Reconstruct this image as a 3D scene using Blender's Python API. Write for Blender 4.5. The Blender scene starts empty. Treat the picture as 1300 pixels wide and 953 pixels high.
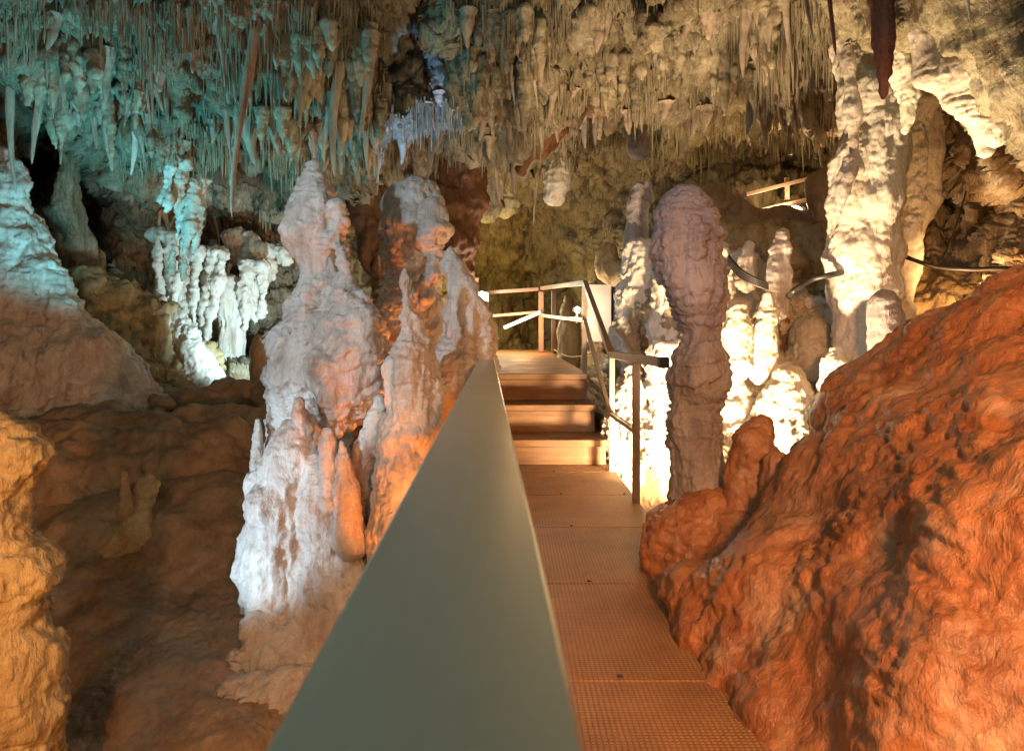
import bpy, math, random
import numpy as np
from mathutils import Vector
from mathutils.bvhtree import BVHTree

random.seed(7)
rng = np.random.default_rng(11)
scene = bpy.context.scene
COL = scene.collection
EYE = 1.0                      # camera height above the walkway (walkway top is z = 0)
F, CX, CY = 867.0, 650.0, 431.0


def P(px, py, d):
    """a point of the cave: photo pixel and distance ahead in metres -> world"""
    return np.array([(px - CX) / F * d, d, EYE + (CY - py) / F * d])


def pix(p):
    return CX + F * p[0] / p[1], CY - F * (p[2] - EYE) / p[1]


# ------------------------------------------------------------------ noise
_perm = rng.permutation(256).astype(np.int64)
_perm = np.concatenate([_perm, _perm, _perm])
_g = rng.normal(size=(256, 3))
_g = (_g / np.linalg.norm(_g, axis=1)[:, None]).astype(np.float32)


def perlin(p):
    p = np.asarray(p, np.float32)
    i = np.floor(p).astype(np.int64)
    f = p - i
    i &= 255
    u = f * f * f * (f * (f * 6 - 15) + 10)
    out = 0
    for dx in (0, 1):
        wx = u[:, 0] if dx else 1 - u[:, 0]
        hx = _perm[i[:, 0] + dx]
        for dy in (0, 1):
            wy = u[:, 1] if dy else 1 - u[:, 1]
            hy = _perm[hx + i[:, 1] + dy]
            for dz in (0, 1):
                wz = u[:, 2] if dz else 1 - u[:, 2]
                g = _g[_perm[hy + i[:, 2] + dz]]
                dot = g[:, 0] * (f[:, 0] - dx) + g[:, 1] * (f[:, 1] - dy) + g[:, 2] * (f[:, 2] - dz)
                out = out + wx * wy * wz * dot
    return out * 1.6


def noise(v, sc, off=0.0):
    sc = np.broadcast_to(np.asarray(sc, float), (3,))
    return perlin(v * sc + off)


def fbm(v, sc, octs=4, gain=0.5, off=0.0):
    sc = np.broadcast_to(np.asarray(sc, float), (3,))
    a, out = 1.0, 0.0
    for k in range(octs):
        out = out + a * perlin(v * sc * (2.03 ** k) + off + 17.3 * k)
        a *= gain
    return out


def smooth01(a, b, x):
    t = np.clip((x - a) / (b - a), 0, 1)
    return t * t * (3 - 2 * t)


# ------------------------------------------------------------------ meshes
def np_mesh(name, v, faces, smooth=True):
    """faces: (n,4) or (n,3) int array"""
    me = bpy.data.meshes.new(name)
    v = np.asarray(v, np.float32)
    faces = np.asarray(faces, np.int32)
    n, k = faces.shape
    me.vertices.add(len(v))
    me.vertices.foreach_set('co', v.ravel())
    me.loops.add(n * k)
    me.loops.foreach_set('vertex_index', faces.ravel())
    me.polygons.add(n)
    me.polygons.foreach_set('loop_start', np.arange(0, n * k, k, dtype=np.int32))
    me.polygons.foreach_set('loop_total', np.full(n, k, np.int32))
    me.update(calc_edges=True)
    if smooth:
        me.polygons.foreach_set('use_smooth', np.ones(n, bool))
    me.validate()
    return me


def normals(v, faces):
    a, b, c = v[faces[:, 0]], v[faces[:, 1]], v[faces[:, 2]]
    n = np.cross(b - a, c - a)
    if faces.shape[1] == 4:
        d = v[faces[:, 3]]
        n = np.cross(c - a, d - b)
    vn = np.zeros_like(v)
    for k in range(faces.shape[1]):
        for ax in range(3):
            vn[:, ax] += np.bincount(faces[:, k], n[:, ax], len(v))
    vn /= np.maximum(np.linalg.norm(vn, axis=1), 1e-9)[:, None]
    return vn


def tag(o, label=None, cat=None, group=None, kind=None):
    if label:
        o['label'] = label
    if cat:
        o['category'] = cat
    if group:
        o['group'] = group
    if kind:
        o['kind'] = kind
    return o


def link(name, me, mat, parent=None):
    o = bpy.data.objects.new(name, me)
    COL.objects.link(o)
    if mat is not None and not me.materials:
        me.materials.append(mat)
    if parent is not None:
        o.parent = parent
        o.matrix_parent_inverse = parent.matrix_world.inverted()
    return o


def empty(name, loc, label, cat, group=None):
    o = bpy.data.objects.new(name, None)
    COL.objects.link(o)
    o.location = loc
    o.empty_display_size = 0.1
    bpy.context.view_layer.update()
    return tag(o, label, cat, group)


class MB:
    """collects bevelled boxes and tubes into one mesh"""
    def __init__(self):
        self.v, self.f = [], []

    def bar(self, a, b, w, h, up=(0, 0, 1), bev=0.004):
        """a bar of section w x h from a to b, chamfered along its length"""
        a, b = np.array(a, float), np.array(b, float)
        t = (b - a) / np.linalg.norm(b - a)
        up = np.array(up, float)
        s = np.cross(t, up)
        if np.linalg.norm(s) < 1e-6:
            s = np.array([1., 0, 0])
        s /= np.linalg.norm(s)
        u = np.cross(s, t)
        hw, hh = w / 2, h / 2
        c = min(bev, hw * .45, hh * .45)
        sec = [(-hw + c, -hh), (hw - c, -hh), (hw, -hh + c), (hw, hh - c), (hw - c, hh), (-hw + c, hh), (-hw, hh - c), (-hw, -hh + c)]
        sec2 = [(x * (1 - c / hw), y * (1 - c / hh)) for x, y in sec]
        base = len(self.v)
        for q, ss in ((a, sec2), (a + t * c, sec), (b - t * c, sec), (b, sec2)):
            for x, y in ss:
                self.v.append(q + s * x + u * y)
        for r in range(3):
            for k in range(8):
                k2 = (k + 1) % 8
                self.f.append((base + r * 8 + k, base + r * 8 + k2, base + r * 8 + 8 + k2, base + r * 8 + 8 + k))
        self.f.append(tuple(base + k for k in range(7, -1, -1)))
        self.f.append(tuple(base + 24 + k for k in range(8)))
        return self

    def box(self, lo, hi, bev=0.004):
        lo, hi = np.array(lo, float), np.array(hi, float)
        c = (lo + hi) / 2
        return self.bar((c[0], lo[1], c[2]), (c[0], hi[1], c[2]), hi[0] - lo[0], hi[2] - lo[2], bev=bev)

    def tube(self, pts, r, n=8):
        pts = [np.array(p, float) for p in pts]
        rs = r if hasattr(r, '__len__') else [r] * len(pts)
        base = len(self.v)
        for i, p in enumerate(pts):
            t = pts[min(i + 1, len(pts) - 1)] - pts[max(i - 1, 0)]
            t /= np.linalg.norm(t)
            s = np.cross(t, (0.13, 0.21, 0.97))
            if np.linalg.norm(s) < 1e-3:
                s = np.cross(t, (1, 0, 0))
            s /= np.linalg.norm(s)
            u = np.cross(s, t)
            for k in range(n):
                a = 2 * math.pi * k / n
                self.v.append(p + (s * math.cos(a) + u * math.sin(a)) * rs[i])
        for i in range(len(pts) - 1):
            for k in range(n):
                k2 = (k + 1) % n
                self.f.append((base + i * n + k, base + i * n + k2, base + i * n + n + k2, base + i * n + n + k))
        self.f.append(tuple(base + k for k in range(n - 1, -1, -1)))
        e = base + (len(pts) - 1) * n
        self.f.append(tuple(e + k for k in range(n)))
        return self

    def build(self, name, mat, parent=None, smooth=False):
        me = bpy.data.meshes.new(name)
        off = np.zeros(3)
        me.from_pydata([tuple(x) for x in self.v], [], self.f)
        if smooth:
            me.polygons.foreach_set('use_smooth', np.ones(len(self.f), bool))
        me.update()
        return link(name, me, mat, parent)


# ------------------------------------------------------------------ materials
def lin(c):
    return tuple(c) + (1.0,)


class NT:
    def __init__(self, name):
        self.m = bpy.data.materials.new(name)
        self.m.use_nodes = True
        self.n = self.m.node_tree.nodes
        self.l = self.m.node_tree.links
        self.n.clear()
        self.out = self.n.new('ShaderNodeOutputMaterial')
        self.b = self.n.new('ShaderNodeBsdfPrincipled')
        self.l.new(self.b.outputs[0], self.out.inputs[0])
        self.tc = self.n.new('ShaderNodeTexCoord')

    def mapped(self, scale):
        mp = self.n.new('ShaderNodeMapping')
        mp.inputs['Scale'].default_value = scale
        self.l.new(self.tc.outputs['Object'], mp.inputs['Vector'])
        return mp.outputs[0]

    def noise(self, scale=(1, 1, 1), s=1.0, detail=4, rough=.55, dist=0.0):
        t = self.n.new('ShaderNodeTexNoise')
        t.inputs['Scale'].default_value = s
        t.inputs['Detail'].default_value = detail
        t.inputs['Roughness'].default_value = rough
        t.inputs['Distortion'].default_value = dist
        self.l.new(self.mapped(scale), t.inputs['Vector'])
        return t.outputs['Fac']

    def voronoi(self, scale=(1, 1, 1), s=1.0, feature='F1'):
        t = self.n.new('ShaderNodeTexVoronoi')
        t.feature = feature
        t.inputs['Scale'].default_value = s
        self.l.new(self.mapped(scale), t.inputs['Vector'])
        return t.outputs['Distance']

    def ramp(self, fac, stops):
        r = self.n.new('ShaderNodeValToRGB')
        e = r.color_ramp.elements
        while len(e) < len(stops):
            e.new(0.5)
        for k, (pos, c) in enumerate(stops):
            e[k].position = pos
            e[k].color = lin(c) if hasattr(c, '__len__') else (c, c, c, 1)
        self.l.new(fac, r.inputs[0])
        return r.outputs[0]

    def mix(self, fac, a, b, mode='MIX'):
        m = self.n.new('ShaderNodeMix')
        m.data_type = 'RGBA'
        m.blend_type = mode
        for sock, val in ((m.inputs[0], fac), (m.inputs[6], a), (m.inputs[7], b)):
            if hasattr(val, 'is_linked') or isinstance(val, bpy.types.NodeSocket):
                self.l.new(val, sock)
            elif hasattr(val, '__len__'):
                sock.default_value = lin(val)
            else:
                sock.default_value = val
        return m.outputs[2]

    def math(self, op, a, b=0.0):
        m = self.n.new('ShaderNodeMath')
        m.operation = op
        for sock, val in ((m.inputs[0], a), (m.inputs[1], b)):
            if isinstance(val, bpy.types.NodeSocket):
                self.l.new(val, sock)
            else:
                sock.default_value = val
        return m.outputs[0]

    def bump(self, h, strength, dist, prev=None):
        b = self.n.new('ShaderNodeBump')
        b.inputs['Strength'].default_value = strength
        b.inputs['Distance'].default_value = dist
        self.l.new(h, b.inputs['Height'])
        if prev is not None:
            self.l.new(prev, b.inputs['Normal'])
        return b.outputs[0]


def rock_mat(name, c_dark, c_mid, c_pale, streak=7.0, patch=1.6, bump=1.0, rough=(.45, .8), grain=60., stain=(.16, .07, .03), stain_amt=.55, spec=.4, pale_cut=.62, stri=0.0):
    t = NT(name)
    a = t.noise((1, 1, .22), streak, 6, .62, .4)
    base = t.ramp(a, [(.28, c_dark), (.47, c_mid), (.70, c_pale)])
    p = t.noise((1, 1, .6), patch, 5, .6, .8)
    col = t.mix(t.ramp(p, [(.35, 0.0), (pale_cut + .08, 1.0)]), base, t.mix(.55, base, c_pale))
    st = t.noise((1, 1, .16), streak * .55, 5, .7, 1.2)
    col = t.mix(t.math('MULTIPLY', t.ramp(st, [(.52, 0.0), (.70, 1.0)]), stain_amt), col, stain)
    g = t.noise((1, 1, 1), grain, 4, .7)
    col = t.mix(.35, col, t.ramp(g, [(.3, .35), (.7, 1.0)]), 'MULTIPLY')
    t.l.new(col, t.b.inputs['Base Color'])
    r = t.ramp(t.noise((1, 1, .4), 5, 3), [(.3, rough[0]), (.7, rough[1])])
    t.l.new(r, t.b.inputs['Roughness'])
    t.b.inputs['Specular IOR Level'].default_value = spec
    n1 = t.noise((1, 1, .35), streak * 3.0, 6, .65, .3)
    n2 = t.noise((1, 1, .8), grain, 5, .7)
    v = t.voronoi((1, 1, .7), grain * .55)
    b = t.bump(n1, .55 * bump, .03)
    b = t.bump(v, .30 * bump, .008, b)
    b = t.bump(n2, .45 * bump, .008, b)
    if stri:
        n3 = t.noise((1, 1, .13), 46, 4, .7, .2)
        b = t.bump(n3, stri, .03, b)
        col = t.mix(.6, col, t.ramp(n3, [(.36, .30), (.58, 1.0)]), 'MULTIPLY')
        t.l.new(col, t.b.inputs['Base Color'])
    t.l.new(b, t.b.inputs['Normal'])
    return t.m


M = {}
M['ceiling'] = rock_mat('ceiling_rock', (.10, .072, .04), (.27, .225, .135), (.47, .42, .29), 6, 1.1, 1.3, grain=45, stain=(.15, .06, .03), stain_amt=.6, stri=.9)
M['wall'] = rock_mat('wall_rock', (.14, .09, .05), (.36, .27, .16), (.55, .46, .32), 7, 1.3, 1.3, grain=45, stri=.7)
M['floor'] = rock_mat('mud_rock', (.17, .10, .055), (.29, .185, .105), (.42, .29, .175), 4, 1.1, 1.0, grain=40, stain=(.10, .04, .02))
M['calcite'] = rock_mat('pale_calcite', (.27, .21, .16), (.49, .42, .36), (.68, .62, .56), 9, 2.0, 1.1, grain=80, stain=(.26, .12, .07), stain_amt=.4)
M['straw'] = rock_mat('soda_straw_calcite', (.13, .095, .055), (.29, .24, .15), (.50, .45, .33), 14, 1.6, .7, grain=90, stain=(.17, .07, .03), stain_amt=.6)
M['white'] = rock_mat('white_calcite', (.42, .36, .28), (.62, .56, .47), (.78, .74, .66), 9, 2.0, 1.0, grain=70, stain=(.35, .22, .10), stain_amt=.35)
M['column'] = rock_mat('grey_column_rock', (.12, .10, .095), (.25, .22, .21), (.40, .37, .36), 9, 2.5, 1.3, grain=90, stain=(.17, .09, .07), stain_amt=.4)
M['red'] = rock_mat('red_rock', (.20, .062, .022), (.38, .135, .046), (.50, .23, .10), 5, 2.2, 1.2, grain=55, stain=(.14, .045, .02), stain_amt=.6, rough=(.22, .6), spec=.5)
def patches(m, col, scale, lo, hi, amt):
    """another mineral colour in irregular patches"""
    nt = m.node_tree
    b = next(x for x in nt.nodes if x.type == 'BSDF_PRINCIPLED')
    tc = next(x for x in nt.nodes if x.type == 'TEX_COORD')
    src = b.inputs['Base Color'].links[0].from_socket
    no = nt.nodes.new('ShaderNodeTexNoise')
    no.inputs['Scale'].default_value = scale
    no.inputs['Detail'].default_value = 8
    no.inputs['Roughness'].default_value = .68
    no.inputs['Distortion'].default_value = .6
    nt.links.new(tc.outputs['Object'], no.inputs['Vector'])
    r = nt.nodes.new('ShaderNodeMapRange')
    r.inputs['From Min'].default_value = lo
    r.inputs['From Max'].default_value = hi
    r.inputs['To Max'].default_value = amt
    nt.links.new(no.outputs['Fac'], r.inputs['Value'])
    mx = nt.nodes.new('ShaderNodeMix')
    mx.data_type = 'RGBA'
    mx.inputs[7].default_value = lin(col)
    nt.links.new(r.outputs[0], mx.inputs[0])
    nt.links.new(src, mx.inputs[6])
    nt.links.new(mx.outputs[2], b.inputs['Base Color'])


patches(M['red'], (.54, .37, .24), 2.6, .52, .64, .8)
patches(M['red'], (.24, .12, .065), 1.3, .47, .60, .75)
patches(M['red'], (.10, .045, .02), 3.7, .56, .66, .7)
patches(M['red'], (.16, .15, .04), 4.3, .66, .72, .6)
patches(M['calcite'], (.72, .68, .62), 2.2, .52, .66, .7)
patches(M['calcite'], (.36, .15, .07), 1.7, .56, .68, .6)
patches(M['ceiling'], (.50, .46, .36), 1.5, .54, .66, .6)
patches(M['ceiling'], (.13, .05, .025), 2.1, .55, .66, .75)
patches(M['floor'], (.42, .30, .18), 1.6, .56, .70, .5)
M['brown'] = rock_mat('iron_stained_rock', (.05, .018, .010), (.12, .048, .020), (.20, .09, .038), 9, 2.0, 1.2, grain=60)
M['ochre'] = rock_mat('ochre_rock', (.17, .10, .04), (.38, .27, .12), (.56, .44, .24), 8, 1.6, 1.4, grain=40)
M['tite'] = rock_mat('stalactite_calcite', (.20, .13, .09), (.38, .29, .21), (.58, .50, .40), 16, 6, .7, grain=120, stain=(.24, .09, .05))
M['redtite'] = rock_mat('red_stalactite_calcite', (.06, .02, .013), (.14, .05, .03), (.26, .12, .08), 16, 6, .7, grain=120, stain=(.15, .05, .03))


def plain_mat(name, c, rough=.5, metal=0.0, noise_amt=.15, scale=30, bump=.1, emit=None):
    t = NT(name)
    n = t.noise((1, 1, 1), scale, 4, .6)
    col = t.mix(noise_amt * 2, c, t.ramp(n, [(.3, tuple(x * .55 for x in c)), (.7, tuple(min(1, x * 1.25) for x in c))]))
    t.l.new(col, t.b.inputs['Base Color'])
    r = t.ramp(t.noise((1, 1, 1), scale * .3, 4), [(.3, max(.05, rough - .1)), (.7, min(1, rough + .12))])
    t.l.new(r, t.b.inputs['Roughness'])
    t.b.inputs['Metallic'].default_value = metal
    if bump:
        t.l.new(t.bump(n, bump, .002), t.b.inputs['Normal'])
    if emit:
        t.b.inputs['Emission Color'].default_value = lin(emit[0])
        t.b.inputs['Emission Strength'].default_value = emit[1]
    return t.m


t = NT('brushed_aluminium')
n = t.noise((70, 1.5, 1), 3.0, 5, .6)
d = t.noise((3, 1, 1), 3.0, 5, .6)
t.l.new(t.mix(t.ramp(d, [(.3, 0.0), (.75, .8)]), t.ramp(n, [(.3, (.60, .67, .60)), (.7, (.64, .71, .64))]), (.55, .62, .55)), t.b.inputs['Base Color'])
t.l.new(t.mix(.7, t.ramp(n, [(.3, .30), (.7, .36)]), t.ramp(d, [(.3, .26), (.75, .44)])), t.b.inputs['Roughness'])
t.b.inputs['Metallic'].default_value = .88
t.l.new(t.bump(n, .02, .001), t.b.inputs['Normal'])
M['alu'] = t.m
M['post'] = plain_mat('painted_steel', (.30, .21, .15), .42, .25, .15, 25, .08)
M['black'] = plain_mat('black_plastic', (.02, .02, .02), .5, 0, .1, 60, .05)
M['cable'] = plain_mat('cable_rubber', (.025, .022, .02), .45, 0, .2, 60, .05)
M['panel'] = plain_mat('cabinet_paint', (.66, .63, .58), .45, 0, .06, 12, .03)
M['rope'] = plain_mat('rope_fibre', (.5, .36, .2), .8, 0, .2, 120, .3)
M['steel'] = plain_mat('dark_steel', (.09, .07, .055), .5, .6, .2, 30, .1)

# woven mat of the walkway: a fine square grid of raised knots
t = NT('walkway_mat')
br = t.n.new('ShaderNodeTexBrick')
br.offset = 0.0
br.inputs['Scale'].default_value = 1.0
br.inputs['Mortar Size'].default_value = .0032
br.inputs['Mortar Smooth'].default_value = .6
br.inputs['Brick Width'].default_value = .015
br.inputs['Row Height'].default_value = .013
br.inputs['Color1'].default_value = (1, 1, 1, 1)
br.inputs['Color2'].default_value = (.85, .85, .85, 1)
br.inputs['Mortar'].default_value = (0, 0, 0, 1)
t.l.new(t.tc.outputs['Object'], br.inputs['Vector'])
dirt = t.noise((1, 1, 1), 3.0, 6, .65)
c = t.mix(t.ramp(dirt, [(.3, 0.0), (.7, 1.0)]), (.33, .165, .07), (.45, .25, .12))
c = t.mix(t.ramp(t.noise((1, 1, 1), 1.7, 6, .7), [(.45, 0.0), (.68, .75)]), c, (.17, .09, .045))
c = t.mix(.6, c, t.ramp(br.outputs['Color'], [(0, .35), (1, 1.0)]), 'MULTIPLY')
t.l.new(c, t.b.inputs['Base Color'])
t.b.inputs['Roughness'].default_value = .55
t.l.new(t.bump(br.outputs['Color'], .8, .004), t.b.inputs['Normal'])
M['mat'] = t.m
# worn boards of the stairs
t = NT('stair_board')
n = t.noise((1.2, 14, 14), 2.0, 6, .65, .4)
c = t.ramp(n, [(.25, (.12, .058, .024)), (.5, (.22, .115, .05)), (.75, (.32, .185, .09))])
d = t.noise((1, 1, 1), 4.0, 5, .6)
c = t.mix(t.ramp(d, [(.35, 0.0), (.75, .7)]), c, (.14, .075, .036))
t.l.new(c, t.b.inputs['Base Color'])
t.l.new(t.ramp(d, [(.3, .55), (.7, .8)]), t.b.inputs['Roughness'])
t.l.new(t.bump(n, .4, .004), t.b.inputs['Normal'])
M['board'] = t.m


def glow(name, c, s):
    t = NT(name)
    t.b.inputs['Base Color'].default_value = (.8, .8, .8, 1)
    t.b.inputs['Emission Color'].default_value = lin(c)
    t.b.inputs['Emission Strength'].default_value = s
    return t.m


# ------------------------------------------------------------------ the cave shell: one closed room round the walkway
CTRL = [
    # px, py, metres ahead
    (-500, -250, 4.2), (0, -250, 4.3), (300, -250, 4.0), (650, -250, 4.0), (1000, -250, 3.3), (1300, -250, 2.6), (1700, -250, 2.3),
    (-500, 0, 5.5), (0, 0, 5.4), (150, 0, 5.2), (300, 0, 5.3), (450, 0, 5.7), (540, 0, 6.6), (650, 0, 5.9), (800, 0, 5.7), (950, 0, 5.0), (1100, 0, 4.2), (1200, 0, 3.4), (1300, 0, 2.8), (1600, 0, 2.3),
    (-500, 100, 6), (0, 90, 5.8), (60, 60, 5.6), (100, 130, 6.2), (200, 100, 5.6), (300, 100, 5.9), (430, 100, 6.1), (535, 80, 7.6), (600, 100, 6.5), (700, 100, 6.6), (800, 100, 6.6), (900, 100, 6.2), (1000, 100, 6.0), (1100, 90, 5.4), (1200, 80, 4.2), (1300, 100, 3.1), (1500, 100, 2.4),
    (60, 170, 11.0), (35, 170, 10), (85, 170, 9.5), (150, 170, 6.3), (250, 170, 6.4), (350, 170, 6.5), (430, 170, 6.8), (520, 170, 6.9), (620, 170, 7.2), (700, 150, 7.9), (740, 170, 9.8), (800, 170, 8.8), (900, 170, 8.6), (1000, 160, 8.2), (1060, 160, 7.0), (1150, 160, 6.2), (1210, 120, 4.6), (1260, 130, 3.9), (1320, 180, 3.4),
    (-200, 230, 6.5), (60, 230, 12.0), (150, 225, 7.6), (250, 230, 7.9), (350, 225, 7.9), (450, 215, 8.2), (560, 230, 11.5), (650, 230, 11), (750, 230, 10.8), (850, 230, 10), (950, 215, 9.5), (1050, 200, 9.0), (1180, 230, 6.2), (1250, 230, 5.8), (1350, 250, 4.0),
    (-200, 300, 6), (0, 300, 7.2), (60, 300, 8.8), (150, 300, 8.5), (250, 300, 9.2), (350, 300, 9.2), (450, 300, 9.2), (560, 300, 12), (650, 300, 12), (750, 300, 11.5), (850, 280, 8.6), (940, 300, 7.0), (1020, 300, 7.0), (1150, 300, 6.2), (1250, 300, 5.6), (1400, 300, 3.4),
    (-200, 400, 5.4), (0, 380, 7), (100, 380, 7.6), (200, 380, 8.4), (300, 380, 9.4), (350, 380, 9.2), (450, 380, 9), (600, 380, 12.5), (700, 380, 13), (760, 380, 10.5), (800, 380, 7.2), (850, 380, 6.0), (930, 380, 5.6), (1020, 380, 5.6), (1150, 380, 5.5), (1250, 380, 5.0), (1400, 380, 3.0),
    (0, 450, 6.5), (100, 450, 7), (200, 450, 7.9), (300, 450, 8.8), (400, 450, 8), (500, 450, 8.2), (600, 450, 11), (700, 450, 13), (770, 450, 9), (810, 450, 6.0), (850, 450, 5.5), (930, 450, 5.0), (1030, 450, 4.9), (1150, 450, 4.6), (1300, 450, 4),
    (0, 520, 5.8), (100, 520, 6.1), (200, 520, 6.8), (280, 520, 7.0), (340, 520, 6.4), (450, 520, 6.4), (600, 520, 7.2), (700, 520, 8.2), (780, 520, 6.6), (830, 520, 5.3), (930, 520, 4.7), (1030, 520, 4.6), (1300, 520, 3.6),
    (50, 600, 5.0), (150, 600, 5.0), (250, 600, 5.1), (330, 600, 5.1), (450, 600, 5.2), (600, 600, 5.8), (700, 600, 6.4), (780, 600, 5.9), (830, 600, 5.0), (930, 600, 4.4), (1100, 600, 4.0),
    (-200, 700, 3.8), (0, 700, 4.1), (150, 700, 4.1), (300, 700, 4.2), (500, 700, 4.6), (700, 700, 5.0), (850, 700, 4.7), (1000, 700, 4.0), (1300, 700, 3.4),
    (-200, 860, 3.1), (0, 860, 3.2), (300, 860, 3.3), (650, 860, 3.6), (1000, 860, 3.4), (1300, 860, 2.8),
    (-200, 1100, 2.1), (300, 1100, 2.2), (650, 1100, 2.3), (1000, 1100, 2.3), (1400, 1100, 2.1),
]
cd, cr = [], []
for px, py, d in CTRL:
    v = P(px, py, d) - (0, 0, EYE)
    r = np.linalg.norm(v)
    cd.append(v / r)
    cr.append(math.log(r))
for dirv, r in (((0, -1, 0), 5.0), ((-1, 0, 0), 4.8), ((1, 0, 0), 2.3), ((0, 0, 1), 2.5), ((0, 0, -1), 1.7), ((-1, -1, 0), 5.2), ((1, -1, 0), 3.6),
                ((0, -1, 1), 3.4), ((0, -1, -1), 2.3), ((-1, 0, 1), 3.5), ((1, 0, 1), 2.4), ((-1, 0, -1), 2.4), ((1, 0, -1), 2.1)):
    v = np.array(dirv, float)
    cd.append(v / np.linalg.norm(v))
    cr.append(math.log(r))
cd, cr = np.array(cd), np.array(cr)
_K = np.linalg.norm(cd[:, None] - cd[None], axis=2)
_K = np.sqrt(_K ** 2 + 0.02 ** 2)
_w = np.linalg.solve(np.block([[_K, np.ones((len(cr), 1))], [np.ones((1, len(cr))), np.zeros((1, 1))]]), np.append(cr, 0))


def shell_range(dirs):
    out = np.empty(len(dirs))
    for s in range(0, len(dirs), 20000):
        d = dirs[s:s + 20000]
        k = np.sqrt(((d[:, None] - cd[None]) ** 2).sum(2) + 0.02 ** 2)
        out[s:s + 20000] = k @ _w[:-1] + _w[-1]
    return np.exp(out)


def axis_lines(lo, hi, step, full_lo, full_hi, coarse):
    a = np.arange(full_lo, lo - 1e-6, coarse)
    b = np.arange(lo, hi, step)
    c = np.linspace(hi, full_hi, int((full_hi - hi) / coarse) + 1)
    return np.concatenate([a, b, c])


AZ = np.radians(axis_lines(-41, 41, .115, -180, 180, 2.0))[:-1]
EL = np.radians(axis_lines(-34, 30, .115, -88, 88, 2.0))
na, ne = len(AZ), len(EL)
A, E = np.meshgrid(AZ, EL, indexing='ij')
A, E = A.ravel(), E.ravel()
D = np.stack([np.sin(A) * np.cos(E), np.cos(A) * np.cos(E), np.sin(E)], 1)
V = D * shell_range(D)[:, None] + (0, 0, EYE)
ii, jj = np.meshgrid(np.arange(na), np.arange(ne - 1), indexing='ij')
i2 = (ii + 1) % na
SF = np.stack([ii * ne + jj, ii * ne + jj + 1, i2 * ne + jj + 1, i2 * ne + jj], -1).reshape(-1, 4)   # faces look inwards
nn = normals(V, SF)
if (nn[:1000] * (np.array((0, 0, EYE)) - V[:1000])).sum() < 0:
    SF = SF[:, ::-1].copy()
    nn = normals(V, SF)

# which part of the room: pixel lines between ceiling, wall and floor (as directions)
front = D[:, 1] > .05
PX = np.where(front, CX + F * D[:, 0] / np.maximum(D[:, 1], .05), np.sign(D[:, 0]) * 9e3)
PY = np.where(front, CY - F * D[:, 2] / np.maximum(D[:, 1], .05), 0)
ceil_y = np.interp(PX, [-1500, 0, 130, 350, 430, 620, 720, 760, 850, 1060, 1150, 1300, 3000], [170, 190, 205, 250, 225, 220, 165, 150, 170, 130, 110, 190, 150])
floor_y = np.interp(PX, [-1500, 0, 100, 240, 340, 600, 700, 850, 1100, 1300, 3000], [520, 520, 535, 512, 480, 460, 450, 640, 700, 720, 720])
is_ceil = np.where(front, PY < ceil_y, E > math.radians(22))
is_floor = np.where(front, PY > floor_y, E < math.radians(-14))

rad = np.linalg.norm(V - (0, 0, EYE), axis=1)
near = np.clip(rad / 5.0, .35, 1.4)
wc, wf = is_ceil.astype(float), is_floor.astype(float)
ww = 1 - wc - wf
ll = fbm(V, .9, 3) * .20
V = V + nn * (ll * near * (1 - .45 * wf) * (1 + .5 * wc))[:, None]
q = V[:, 1] + .35 * V[:, 0] + fbm(V, .7, 3, off=50.) * 1.0
fr = q / .95 - np.floor(q / .95)
TERR = fr ** 2.2 * smooth01(1.0, .9, fr) * (smooth01(-.25, .35, noise(V, .8, 61.)) * .85 + .15)
TERR = TERR * wc * smooth01(1.9, -.3, V[:, 0] - .12 * V[:, 1])
V[:, 2] -= TERR * .30 * near
nn = normals(V, SF)
h = fbm(V, 2.6, 3, off=31.) * .10 * (1 - .5 * wf)
rid = 1 - np.abs(fbm(V, (4.5, 4.5, .8), 3, off=5.)) * 2
h += rid * .06 * (ww + .9 * wc)
V = V + nn * (h * near)[:, None]
nn = normals(V, SF)
rid = 1 - np.abs(fbm(V, (15, 15, 2.2), 2, off=9.)) * 2
cor = np.maximum(fbm(V, (17, 17, 9), 3, off=3.), -.2)
calm = 1 - .75 * smooth01(.9, 1.8, V[:, 0] - .1 * V[:, 1]) * wc - .5 * smooth01(-2.9, -3.6, V[:, 0]) * wc
h = rid * .022 * (ww + wc) * calm + cor * .013 * (1 + .6 * ww) * (ww + wc + .35 * wf) + fbm(V, 36, 2, off=77.) * .008
V = V + nn * (h * near)[:, None]
fc = is_ceil[SF].sum(1) >= 2
ff = is_floor[SF].sum(1) >= 2


def sub_mesh(name, mask):
    f = SF[mask]
    used, inv = np.unique(f.ravel(), return_inverse=True)
    return np_mesh(name, V[used], inv.reshape(-1, 4))


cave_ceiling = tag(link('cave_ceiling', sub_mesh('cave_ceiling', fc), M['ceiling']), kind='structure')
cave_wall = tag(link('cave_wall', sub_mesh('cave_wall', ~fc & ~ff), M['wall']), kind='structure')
cave_floor = tag(link('cave_floor', sub_mesh('cave_floor', ff & ~fc), M['floor']), kind='structure')
# coarse copy of the room for finding where a ray meets the rock
_step = (ii % 3 == 0) & (jj % 3 == 0)
BV = BVHTree.FromPolygons([tuple(x) for x in V], [tuple(x) for x in SF.tolist()])


def hit(px, py):
    d = Vector(P(px, py, 1.0) - np.array((0, 0, EYE))).normalized()
    loc, n, _, _ = BV.ray_cast(Vector((0, 0, EYE)), d)
    return (np.array(loc), np.array(n)) if loc else (None, None)


def up_hit(p):
    loc, _, _, _ = BV.ray_cast(Vector(p), Vector((0, 0, 1)))
    return np.array(loc) if loc else None


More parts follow.
